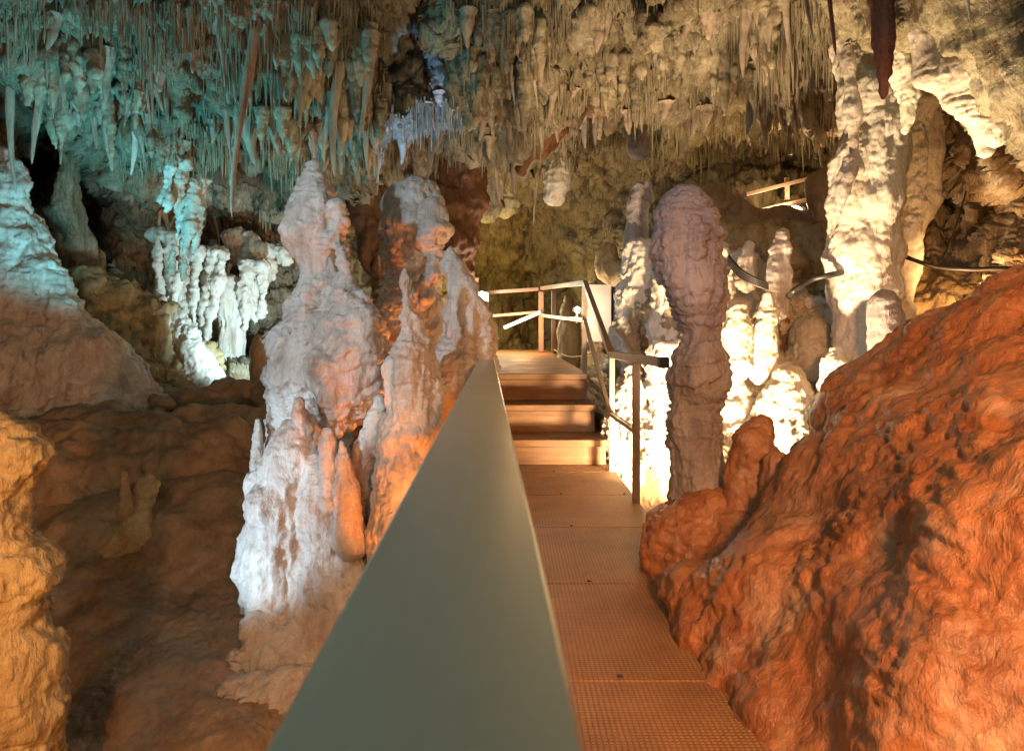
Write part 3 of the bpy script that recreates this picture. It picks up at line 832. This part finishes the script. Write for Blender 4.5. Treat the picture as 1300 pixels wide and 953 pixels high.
# ------------------------------------------------------------------ stalactites
def tite_mesh(name, L, r, seed, bend=0.0, n=9, rings=14, tip=.12):
    """unit made of rings hanging down from z = 0.04 to -L"""
    rr = np.random.default_rng(seed)
    v, f = [], []
    ph = rr.uniform(0, 6.28, 3)
    for i in range(rings + 1):
        t = i / rings
        z = .06 - t * (L + .06)
        rad = r * ((1 - t) ** .75 * (1 - tip) + tip) * (1 + .10 * math.sin(9 * t + ph[0]) + .05 * math.sin(23 * t + ph[1])) * (1 + .25 * math.exp(-t * 9))
        if i == rings:
            rad *= .25
        ox = bend * L * math.sin(2.2 * t + ph[2]) * .12
        oy = bend * L * math.cos(1.8 * t + ph[1]) * .06
        for k in range(n):
            a = 2 * math.pi * k / n
            q = rad * (1 + .10 * math.sin(2 * a + ph[0]) + .09 * math.sin(3 * a + ph[1] + t * 3))
            v.append((ox + q * math.cos(a), oy + q * math.sin(a), z))
    for i in range(rings):
        for k in range(n):
            k2 = (k + 1) % n
            f.append((i * n + k, i * n + n + k, i * n + n + k2, i * n + k2))
    return np_mesh(name, np.array(v), np.array(f))


def hang(px, py0, py1, r_px, label, mat='tite', d=None, group=None, bend=.6, name='stalactite', reach=1.5, tip=.12):
    if d is None:
        loc, _ = hit(px, py0)
        d = loc[1] - .02
    top, bot = P(px, py0, d), P(px, py1, d)
    u = up_hit(top - (0, 0, .02))
    ztop = top[2] if u is None or u[2] - top[2] > reach else max(u[2], top[2])
    L = ztop - bot[2]
    me = tite_mesh(name, L, r_px / F * d * 1.0, int(px * 7 + py1), bend, 12, 26, tip)
    o = link(name, me, M[mat])
    o.location = (top[0], d, ztop)
    return tag(o, label, 'stalactite' if name == 'stalactite' else 'drapery', group)


BIG = [
    (22, 70, 245, 7, 'long teal stalactite reaching down to the fluted crest at far left', 'tite', 5.7),
    (48, 78, 208, 7, 'pale teal stalactite hanging in front of the dark opening at far left', 'tite', 5.7),
    (64, 85, 135, 4, 'short thin teal stalactite right of the pale teal one', 'tite', 5.7),
    (315, 120, 277, 7, 'long straight pinkish stalactite left of the tallest stalagmite', 'tite', 5.4),
    (293, 150, 215, 4, 'thin brown stalactite left of the long pinkish one', 'tite', None),
    (433, 112, 226, 7, 'long bent cream stalactite right of the tallest stalagmite tip', 'tite', None),
    (415, 140, 202, 5, 'pink stalactite directly right of the tallest stalagmite tip', 'tite', None),
    (460, 112, 180, 8, 'curving cream stalactite beside the long bent one', 'tite', None),
    (468, 170, 218, 5, 'small brown stalactite below the curving cream one', 'tite', None),
    (399, 180, 208, 4, 'white-tipped stalactite almost touching the tallest stalagmite', 'tite', 4.3),
    (652, 95, 133, 3.5, 'white-tipped stalactite at the middle of the ceiling, leftmost of three', 'white', None),
    (667, 70, 126, 4, 'cream stalactite at the middle of the ceiling, between two white-tipped ones', 'white', None),
    (680, 75, 136, 3.5, 'white and rust stalactite at the middle of the ceiling, rightmost of three', 'white', None),
    (1025, -60, 56, 6, 'brown stalactite hanging from the top edge, left of the thick cream column', 'tite', 3.6),
    (1062, -60, 72, 5, 'slender red-brown stalactite hanging just left of the big dark one', 'redtite', 3.3),
    (1096, -60, 50, 4.5, 'short red-brown stalactite touching the left of the big dark one', 'redtite', 2.8),
    (1033, -40, 50, 3, 'thin brown stalactite right beside the brown one at the top edge', 'tite', 3.6),
    (948, 25, 100, 7, 'grey stalactite in the golden cluster, leftmost of the large ones', 'tite', None),
    (966, 20, 80, 9, 'fat knobbed cream stalactite in the golden cluster', 'tite', None),
    (982, 5, 66, 8, 'curved golden stalactite in the golden cluster', 'tite', None),
    (1003, 10, 82, 6, 'thin golden stalactite at the right of the golden cluster', 'tite', None),
    (952, 92, 172, 12, 'broad lavender stalactite below the golden cluster', 'column', 6.2),
    (973, 84, 192, 9, 'long buff stalactite right of the broad lavender one', 'tite', 6.2),
    (990, 95, 162, 7, 'brown stalactite right of the long buff one', 'tite', 6.2),
    (1036, 105, 215, 5, 'long thin pink stalactite left of the thick cream column', 'tite', 6.4),
    (168, 185, 223, 5, 'short yellow-tipped stalactite over the dark gap at left', 'white', None),
    (139, 165, 217, 9, 'blunt teal stalactite left of the yellow-tipped one', 'tite', None),
    (120, 150, 190, 5, 'small teal stalactite left of the blunt one', 'tite', None),
    (632, 205, 262, 3.5, 'thin lavender stalactite in front of the back wall, left of the pale bulge', 'tite', 8.5),
    (655, 210, 247, 5, 'brown stalactite in front of the left pale bulge', 'tite', 8.5),
    (684, 255, 285, 3, 'short thin orange stalactite low on the ochre back wall', 'tite', 10.0),
    (745, 150, 190, 6, 'grey pointed stalactite left of the sail-shaped drapery', 'column', 7.8),
    (760, 150, 185, 7, 'dark forked stalactite beside the grey pointed one', 'column', 7.8),
    (1230, -30, 30, 5, 'pale stub on the cream ceiling at upper right', 'white', None),
]
for px, y0, y1, r, lab, mt, d in BIG:
    hang(px, y0, y1, r, lab, mt, d, 'large single stalactites', tip=.36 if mt == 'redtite' else .16)

for k in range(30):
    px, py = random.uniform(200, 345), random.uniform(270, 390)
    d = hit(px, py)[0][1] - .06
    L = random.uniform(15, 55)
    hang(px, py, py + L, random.uniform(2, 5.5), 'thin white encrusted strand hanging among the draperies of the lit niche', 'white', d, 'white strands in the lit niche', 1.2, 'drapery_strand', .15)
rock('stalactite', chain([(1116, -150, 19), (1118, -70, 15), (1119, 0, 12.5), (1121, 55, 10), (1121, 95, 7), (1122, 115, 4.5), (1121, 125, 3)], 2.3), .0055, .012, M['redtite'],
     'big dark red-brown stalactite hanging close overhead at right', 'stalactite', 'large single stalactites', lump=.012, ledge=.008, period=.06, flute=.004, flute_f=40, fine=.002, scale=.004, seed=90)
protos = [tite_mesh('stalactite', 1.0, .06 + .012 * k, 100 + k, .5, 8, 14) for k in range(6)]
for me in protos:
    me.materials.append(M['tite'])
REG = [
    # px0, px1, py0, py1, how many, length m, group, label
    (60, 300, 20, 190, 34, (.12, .34), 'teal stalactites over the left side', 'small teal-grey stalactite on the dim ceiling over the left side'),
    (280, 420, 60, 190, 38, (.14, .42), 'brown stalactites above the tallest stalagmite', 'thin brown stalactite in the ceiling fringe above the tallest stalagmite'),
    (420, 560, 110, 210, 38, (.12, .34), 'stalactites under the blue hollow', 'thin stalactite in the fringe below the blue ceiling hollow'),
    (560, 720, 20, 200, 44, (.12, .36), 'stalactites at the middle of the ceiling', 'thin greenish brown stalactite on the middle of the ceiling'),
    (720, 930, 20, 150, 34, (.10, .26), 'golden stalactites right of the middle', 'small golden stalactite on the ceiling right of the middle'),
    (900, 1060, 60, 200, 34, (.10, .32), 'stalactites left of the cream column', 'small golden stalactite on the ceiling and wall left of the thick cream column'),
]
count = 0
for x0, x1, y0, y1, num, (l0, l1), grp, lab in REG:
    for k in range(num):
        loc, n = hit(random.uniform(x0, x1), random.uniform(y0, y1))
        if loc is None:
            continue
        p0 = pix(loc)
        if ((p0[0] - 540) / 58) ** 2 + ((p0[1] - 62) / 66) ** 2 < 1:
            continue
        o = link('stalactite', protos[random.randrange(6)], None)
        L = random.uniform(l0, l1) * (1.25 if random.random() < .15 else 1)
        s = random.uniform(.35, .8) * (.6 + L)
        o.location = tuple(loc - n * .045 + np.array((0, 0, .02)))
        o.scale = (s, s, L)
        o.rotation_euler = (random.uniform(-.03, .03), random.uniform(-.03, .03), random.uniform(0, 6.28))
        tag(o, lab, 'stalactite', grp)
        count += 1

CLUST = [(60, 230, 30, 170, 9, 'teal root bundle of stalactites on the dim ceiling at upper left'), (230, 420, 40, 180, 11, 'root bundle of brownish stalactites above the tallest stalagmite'),
         (420, 480, 60, 190, 5, 'root bundle of stalactites left of the blue hollow'), (590, 740, 20, 160, 10, 'root bundle of stalactites right of the blue hollow'), (740, 1040, 20, 170, 13, 'golden root bundle of stalactites on the right half of the ceiling')]
for x0, x1, y0, y1, num, lab in CLUST:
    for k in range(num):
        px, py = random.uniform(x0, x1), random.uniform(y0, y1)
        loc, n = hit(px, py)
        if loc is None or ((px - 540) / 64) ** 2 + ((py - 62) / 70) ** 2 < 1:
            continue
        lim = []
        w_ = random.uniform(.10, .30)
        ang = random.uniform(0, 3.14)
        m = random.randint(3, 7)
        for q in range(m):
            u = (q / (m - 1) - .5) * 2 * w_ + random.uniform(-.03, .03)
            a = loc - n * .05 + np.array((u * math.cos(ang), u * math.sin(ang) * .6 + random.uniform(-.04, .04), .05))
            L = random.uniform(.10, .45) * (1.2 - abs(u) / w_ * .6)
            r0 = random.uniform(.025, .055)
            dx, dy = random.uniform(-.03, .03), random.uniform(-.03, .03)
            mid = a + (dx, dy, -.10 - L * .4)
            lim += [(a, r0 * 1.4, mid, r0 * .8), (mid, r0 * .8, mid + (dx * .4, dy * .4, -L * .6), r0 * .16)]
        rock('stalactite_cluster', lim, .012, .04, M['straw'] if k % 3 else M['ceiling'], lab, 'stalactite', lab.replace('root bundle', 'root bundles'), lump=.02, flute=.012, flute_f=14, fine=.006, seed=200 + k + x0)

# the countless soda straws of the ceiling, as one mass
sv, sf = [], []
base = 0
STR = [(0, 140, 0, 60, 200), (100, 420, 0, 240, 3600), (420, 720, 0, 215, 5600), (700, 1060, 0, 200, 4600), (1060, 1250, 0, 100, 60), (600, 860, 170, 330, 1200), (200, 350, 250, 330, 300)]
for x0, x1, y0, y1, num in STR:
    xs, ys = rng.uniform(x0, x1, num), rng.uniform(y0, y1, num)
    for px, py in zip(xs, ys):
        loc, n = hit(px, py)
        if loc is None or n[2] > .5:
            continue
        if ((px - 540) / 58) ** 2 + ((py - 62) / 66) ** 2 < 1:
            continue
        q = loc[1] + .35 * loc[0]
        c0 = float(noise(loc[None], 1.6, 90.)[0])
        if c0 < .09 + rng.uniform(-.2, .2):
            continue
        L = (float(rng.gamma(1.8, .030)) + .02) * (1 + 1.3 * max(0, c0))
        r = float(rng.uniform(.004, .011)) * (.7 + L * 2.2)
        m = 5
        ph = rng.uniform(0, 6.28)
        jx, jy = rng.normal(0, .02 * L, 2)
        for z, q in ((.04, 1.5), (0, 1.1), (-.45 * L, .8), (-.85 * L, .5), (-L, .12)):
            for k in range(m):
                a = ph + 2 * math.pi * k / m
                sv.append((loc[0] + jx * (-z / L) + r * q * math.cos(a), loc[1] + jy * (-z / L) + r * q * math.sin(a), loc[2] + z))
        for i in range(4):
            for k in range(m):
                k2 = (k + 1) % m
                sf.append((base + i * m + k, base + i * m + m + k, base + i * m + m + k2, base + i * m + k2))
        base += 5 * m
straws = link('soda_straws', np_mesh('soda_straws', np.array(sv), np.array(sf)), M['straw'])
tag(straws, kind='stuff')

# ------------------------------------------------------------------ walkway, stairs and landing
WX0, WX1 = -.14, .78
seams = [-1.3, -.5, .3, 1.1, 2.0, 2.8, 3.64, 4.40, 5.17, 5.52]
wk = empty('walkway', (.3, 2, 0), 'long rust-brown walkway of matted plates leading from the viewer to the stairs', 'walkway')
for a, b in zip(seams[:-1], seams[1:]):
    MB().box((WX0, a + .004, -.03), (WX1 + rng.uniform(-.01, .01), b - .004, 0), .003).build('floor_plate', M['mat'], wk)
for a in seams[1:-1]:
    for x in (WX0 + .06, .32, WX1 - .05):
        MB().tube([(x, a + .03, -.002), (x, a + .03, .003), (x, a + .03, .005)], [.009, .009, .006], 10).build('bolt', M['steel'], wk)
MB().box((WX1 + .012, -1.3, -.05), (WX1 + .03, 3.4, .006), .003).build('edge_trim', M['steel'], wk)
for x in (WX0 + .05, WX1 - .06):
    MB().box((x - .03, -1.3, -.13), (x + .03, 5.5, -.034), .003).build('beam', M['steel'], wk)
st = empty('staircase', (.3, 5.6, 0), 'three brown board steps climbing from the walkway to the landing', 'stairs')
TR = [(5.45, .205), (5.85, .445), (6.25, .69)]
SX0, SX1 = -.16, .70
for k, (y, z) in enumerate(TR):
    x1 = SX1 + (.07 if k == 0 else .03 if k == 1 else 0)
    ye = TR[k + 1][0] + .05 if k < 2 else 6.75
    MB().box((SX0, y - .04, z - .055), (x1, ye, z), .006).build('tread', M['board'], st)
    zb = 0 if k == 0 else TR[k - 1][1]
    MB().box((SX0, y, zb + .002), (x1 - .02, y + .03, z - .057), .004).build('riser', M['board'], st)
for x in (SX0 + .03, SX1 - .06):
    MB().bar((x, 5.6, -.05), (x, 6.7, .58), .04, .12).build('stringer', M['steel'], st)
ld = empty('landing', (.3, 8, .7), 'upper board landing rising gently away and turning left behind the stalagmites', 'landing')
LB = np.linspace(6.757, 10.2, 16)
for a, b in zip(LB[:-1], LB[1:]):
    za, zb = .69 + (a - 6.75) * .045, .69 + (b - 6.75) * .045
    xr = .70 - (a - 6.75) * .05
    xl = -.20 if b < 8.6 else -1.6
    MB().bar((xl, (a + b) / 2, (za + zb) / 2 - .02), (xr, (a + b) / 2, (za + zb) / 2 - .02), b - a - .006, .04, up=(0, -.045, 1)).build('board', M['board'], ld)
MB().box((-.15, 6.8, .50), (-.09, 10.1, .64)).build('beam', M['steel'], ld)
MB().box((.45, 6.8, .50), (.51, 10.1, .64)).build('beam', M['steel'], ld)


# ------------------------------------------------------------------ handrails
def post(b, x, y, z0, z1, w=.04, dpt=.04):
    return b.bar((x, y, z0), (x, y, z1), w, dpt, up=(0, 1, 0), bev=.003)


RH = EYE - .10           # top of the handrails at walkway level
hr = empty('near_handrail', (-.02, 1, 0), 'broad grey-green metal handrail running away from the viewer along the left of the walkway', 'handrail')
a0, b0 = np.array((-.0225 + .033 * 1.4, -1.2, 0)), np.array((-.0225 - .033 * 3.35, 3.55, 0))
MB().bar((a0[0], a0[1], RH - .02), (b0[0], b0[1], RH - .02), .0795, .04, bev=.002).build('top_rail', M['alu'], hr)
for s in (.08, .55, .97):
    p = a0 + (b0 - a0) * s
    post(MB(), p[0], p[1], -.12, RH - .041).build('post', M['post'], hr)
p, q = a0 + (b0 - a0) * .08, a0 + (b0 - a0) * .97
MB().bar((p[0], p[1] + .021, .45), (q[0], q[1] - .021, .45), .03, .03).build('mid_rail', M['post'], hr)

sr = empty('stair_handrail', (.76, 5, 0), 'brown steel handrail down the right of the stairs ending in a black cap', 'handrail')
XR = .76
top0 = P(742, 356, 6.5)
MB().bar((XR, 5.22, EYE - .115), (XR, 3.47, EYE - .115), .045, .05).build('top_rail', M['post'], sr)
MB().bar((XR, 3.468, EYE - .115), (XR, 3.40, EYE - .115), .049, .054).build('end_cap', M['black'], sr)
MB().bar((XR, 5.235, EYE - .112), (top0[0], top0[1] - .03, top0[2] - .02), .045, .05).build('top_rail', M['post'], sr)
MB().bar((XR, 5.20, EYE - .62), (top0[0], top0[1] - .03, top0[2] - .38), .035, .035).build('mid_rail', M['post'], sr)
MB().bar((XR, 4.205, EYE - .56), (XR, 5.185, EYE - .57), .035, .035).build('mid_rail', M['post'], sr)
post(MB(), XR, 5.2, -.05, EYE - .141, .04).build('post', M['post'], sr)
post(MB(), XR, 4.18, -.05, EYE - .141, .045).build('post', M['post'], sr)
MB().box((XR + .024, 3.4, -.09), (XR + .05, 5.3, -.03)).build('toe_beam', M['steel'], sr)

lr = empty('landing_handrail', (.5, 8, .7), 'pale railing round the far landing with two close posts, turning left', 'handrail')
c1, c0 = P(688, 364, 9.6), P(742, 356, 6.55)
MB().bar(c0 - (0, 0, .02), c1 - (0, 0, .02), .05, .05).build('top_rail', M['post'], lr)
m0, m1 = P(742, 407, 6.55), P(688, 400, 9.6)
MB().bar(m0, m1, .04, .04).build('mid_rail', M['post'], lr)
e0, e1 = P(684, 365, 9.7), P(596, 371, 9.7)
MB().bar(e0 - (0, 0, .02), e1 - (0, 0, .02), .05, .05).build('top_rail', M['post'], lr)
MB().bar(P(684, 396, 9.72), P(590, 404, 9.72), .04, .04).build('mid_rail', M['post'], lr)
for px, py, d, pb, w in ((742, 356, 6.55, 505, .045), (687, 366, 9.66, 446, .07), (703, 364, 9.0, 448, .06), (600, 372, 9.72, 446, .05)):
    a, b = P(px, py, d), P(px, pb, d)
    post(MB(), a[0], a[1], b[2], a[2] - .048 if d > 7 else a[2] + .01, w, .045).build('post', M['post'], lr)

ur = empty('gallery_handrail', tuple(P(1000, 265, 6.9)), 'brown railing of the upper gallery seen beyond the cream column', 'handrail')
MB().bar(P(945, 247, 6.8), P(1045, 222, 7.3), .05, .04).build('top_rail', M['post'], ur)
MB().bar(P(955, 270, 6.8), P(1040, 250, 7.3), .04, .05).build('mid_rail', M['post'], ur)
a, b = P(1001, 228, 7.05), P(1001, 285, 7.05)
post(MB(), a[0], a[1] + .045, b[2], a[2] + .03, .05, .03).build('post', M['post'], ur)

# ------------------------------------------------------------------ cabinet, cables, rope
cb = empty('electrical_cabinet', tuple(P(760, 435, 7.6)), 'white flat-fronted electrical cabinet behind the stair handrail', 'cabinet')
lo, hi = P(745, 434, 7.6), P(776, 361, 7.6)
MB().box((lo[0], 7.6, lo[2]), (hi[0], 7.612, hi[2]), .004).build('door', M['panel'], cb)
MB().box((lo[0] - .005, 7.614, lo[2] - .01), (hi[0] + .005, 7.78, hi[2] + .01), .006).build('body', M['panel'], cb)
lo, hi = P(779, 414, 7.6), P(796, 364, 7.6)
MB().box((lo[0], 7.58, lo[2]), (hi[0], 7.75, hi[2]), .006).build('side_box', M['black'], cb)
MB().box((hi[0] - .2, 7.55, hi[2] + .003), (hi[0] + .02, 7.78, hi[2] + .03), .003).build('top_plate', M['panel'], cb)


def spline(pts, n=10):
    pts = [np.array(p) for p in pts]
    out = []
    q = [pts[0]] + pts + [pts[-1]]
    for i in range(1, len(q) - 2):
        for k in range(n):
            t = k / n
            out.append(.5 * ((2 * q[i]) + (q[i + 1] - q[i - 1]) * t + (2 * q[i - 1] - 5 * q[i] + 4 * q[i + 1] - q[i + 2]) * t * t + (3 * q[i] - q[i - 1] - 3 * q[i + 1] + q[i + 2]) * t ** 3))
    out.append(pts[-1])
    return out


cab = MB()
for k in range(4):
    dy = (k - 1.5) * 3.2
    cab.tube(spline([P(925, 330 + dy, 4.55), P(940, 347 + dy, 4.4), P(958, 357 + dy * .8, 4.35), P(975, 364 + dy * .7, 4.35)]), .010, 7)
tag(cab.build('cable', M['cable'], None, True), 'bundle of black cables looping down beside the grey column', 'cable')
tag(MB().tube(spline([P(1001, 380, 4.8), P(1005, 372, 4.5), P(1012, 366, 4.45), P(1030, 355, 4.45), P(1055, 349, 4.4), P(1080, 344, 4.5)]), .020, 8).build('cable', M['cable'], None, True), 'thick black cable ending left of the cream column', 'cable')
tag(MB().tube(spline([P(1140, 322, 4.6), P(1160, 330, 4.5), P(1190, 339, 4.5), P(1230, 342, 4.4), P(1285, 341, 4.2), P(1345, 352, 4.0), P(1400, 380, 3.8)]), .014, 8).build('cable', M['cable'], None, True), 'black cable running right from behind the cream column', 'cable')
tag(MB().tube(spline([P(1192, 338, 4.5), P(1205, 310, 4.6), P(1222, 260, 4.8), P(1238, 190, 4.8)]), .005, 6).build('wire', M['cable'], None, True), 'thin wire rising from the black cable at right', 'wire')
tag(MB().tube(spline([P(704, 444, 8.9), P(720, 452, 8.2), P(738, 452, 7.4), P(752, 446, 7.3)]), .008, 6).build('rope', M['rope'], None, True), 'thin sagging rope beside the landing', 'rope')


# ------------------------------------------------------------------ lamps
def aim(o, tgt):
    d = Vector(tgt) - o.location
    o.rotation_euler = d.to_track_quat('-Z', 'Y').to_euler()


def lamp(name, loc, power, color, radius=.06, target=None, angle=None, blend=.6):
    l = bpy.data.lights.new(name, 'SPOT' if target is not None else 'POINT')
    l.energy = power
    l.color = color
    l.shadow_soft_size = radius
    o = bpy.data.objects.new(name, l)
    COL.objects.link(o)
    o.location = tuple(loc)
    if target is not None:
        l.spot_size = math.radians(angle)
        l.spot_blend = blend
        aim(o, tuple(target))
    return o


def floodlight(px, py, d, size, col, strength, label, face=(0, -1, -.1)):
    c = P(px, py, d)
    e = empty('floodlight', tuple(c), label, 'floodlight', 'floodlights in view')
    f_ = np.array(face, float)
    f_ /= np.linalg.norm(f_)
    MB().bar(c - f_ * .09, c, size * 1.15, size * .9, bev=.01).build('housing', M['black'], e)
    MB().tube([c + f_ * .002, c + f_ * .016, c + f_ * .022], [size * .44, size * .44, size * .36], 20).build('lens', glow('lamp_lens', col, strength), e)
    MB().bar(c - f_ * .05 - (0, 0, size * .46), c - f_ * .05 - (0, 0, size * .46 + .12), .03, .02, up=(0, 1, 0)).build('bracket', M['black'], e)
    return e


floodlight(612, 377, 9.4, .17, (.86, 1, .9), 30, 'brilliant white floodlight glaring beside the far landing railing')
floodlight(1008, 272, 7.0, .20, (1, .72, .42), 25, 'orange-white floodlight lying under the upper gallery railing', (-.2, -1, .25))
tl = empty('tube_lamp', tuple(P(660, 407, 9.5)), 'slanting white tube lamp below the far landing railing', 'tube lamp')
MB().tube([P(640, 416, 9.5), P(684, 397, 9.5)], .022, 10).build('tube', glow('tube_glow', (1, .72, .45), 5), tl, True)
MB().tube([P(684, 397, 9.5), P(688, 395.3, 9.5)], .03, 10).build('end_cap', M['panel'], tl, True)
MB().bar(P(639, 417.5, 9.54), P(687, 396.8, 9.54), .05, .03).build('batten', M['steel'], tl)

floodlight(733, 393, 7.35, .07, (1, .85, .65), 30, 'small bright lamp beside the landing post in front of the cabinet')
ORANGE, WARM, GOLD, COOL, CYAN, TEAL = (1, .36, .08), (1, .70, .40), (1, .68, .22), (.58, .80, 1), (.66, .93, 1), (.26, .78, .72)
# orange lamps beside the viewer and between the stalagmites
lamp('orange_lamp', (.72, -.6, 1.72), 520, (1, .41, .14), .20, (1.12, 2.4, .0), 74, .6)
lamp('orange_lamp', (-.6, -.6, .25), 260, (1, .38, .11), .08, (-3.2, 2.2, -.1), 74, .7)
lamp('orange_lamp', P(568, 560, 4.5), 80, (1, .26, .04), .05, P(450, 430, 4.0), 130)
lamp('orange_lamp', (-.30, 2.6, -.4), 85, (1, .24, .03), .05, P(478, 500, 3.9), 38, .35)
lamp('orange_lamp', (-1.7, 1.0, .5), 75, (1, .48, .18), .2, (-1.6, 4.0, -.5), 120)  # unseen soft fill added off to the left to brighten the floor
# cool lamps left of the viewer
lamp('cool_lamp', P(12, 800, 2.75), 100, (.50, .78, 1), .05, P(365, 640, 3.8), 56)
lamp('cool_lamp', (-2.5, .7, 1.9), 340, (.58, .82, 1), .06, P(440, 370, 4.0), 42, .7)
lamp('cool_lamp', (-1.1, .2, 2.2), 110, (.42, .66, 1), .06, P(885, 270, 3.0), 26, .9)
# niche behind the slope
lamp('niche_lamp', P(372, 470, 6.7), 210, (.56, .88, 1), .05, P(275, 400, 8.6), 84)
lamp('teal_lamp', P(110, 440, 4.8), 340, (.10, .58, .72), .08, P(140, 60, 5.5), 125)
lamp('blue_lamp', P(500, 440, 5.9), 520, (.20, .50, 1), .05, P(540, 62, 7.4), 24)
# right-hand lamp behind the red rock
lamp('warm_lamp', P(905, 680, 3.75), 800, WARM, .06, P(1120, 400, 5.2), 135, .5)
lamp('warm_lamp', P(840, 610, 4.6), 300, WARM, .06, P(830, 420, 6), 150)
lamp('gold_lamp', P(860, 500, 5.7), 1350, (1, .58, .13), .08, P(920, 110, 7.2), 95, .8)
lamp('gold_lamp', P(790, 428, 8.5), 2300, (1, .68, .20), .08, P(745, 250, 11), 125)
lamp('gold_lamp', P(930, 235, 6.9), 60, (1, .68, .28), .06, P(950, 150, 8.2), 120)
lamp('gold_lamp', P(1190, 425, 3.5), 110, (1, .76, .40), .08, P(1235, 20, 3.2), 84)
lamp('landing_lamp', P(612, 380, 9.2), 40, (.9, 1, .9), .06)
lamp('tube_light', P(662, 406, 9.35), 45, (1, .5, .2), .06)
lamp('cabinet_lamp', P(731, 395, 7.2), 22, (1, .75, .5), .04)
lamp('yellow_lamp', P(607, 372, 10.4), 60, (1, .75, .15), .05)
lamp('recess_fill', P(1240, 395, 4.3), 55, (1, .50, .18), .06, P(1230, 250, 5.5), 120)  # added hidden light, stands in for warm bounce in the recess
lamp('gallery_lamp', P(1008, 272, 6.85), 50, (1, .65, .35), .06)
# unseen dim fill light, added high above the viewer to lift the shadows
lamp('fill_light', (-.8, -.6, 2.3), 80, (.72, .95, .90), .25)

w = bpy.data.worlds.new('World')
scene.world = w
w.use_nodes = True
bg = w.node_tree.nodes['Background']
bg.inputs[0].default_value = (.5, .45, .4, 1)
bg.inputs[1].default_value = .01

cam = bpy.data.cameras.new('Camera')
cam.sensor_width = 36
cam.lens = F / 1300 * 36
cam.shift_y = -(953 / 2 - CY) / 1300
cam.clip_start = .02
cam.clip_end = 200
cam.dof.use_dof = True
cam.dof.focus_distance = 4.0
cam.dof.aperture_fstop = 14
co = bpy.data.objects.new('Camera', cam)
COL.objects.link(co)
co.location = (0, 0, EYE)
co.rotation_euler = (math.pi / 2, 0, 0)
scene.camera = co

scene.view_settings.view_transform = 'Standard'
scene.view_settings.look = 'None'
scene.view_settings.exposure = 0.12
scene.view_settings.gamma = 1.0
scene.view_settings.use_curve_mapping = False
scene.render.engine = 'CYCLES'
scene.cycles.use_denoising = True
scene.cycles.max_bounces = 6
scene.cycles.diffuse_bounces = 4
scene.cycles.sample_clamp_indirect = 4.0
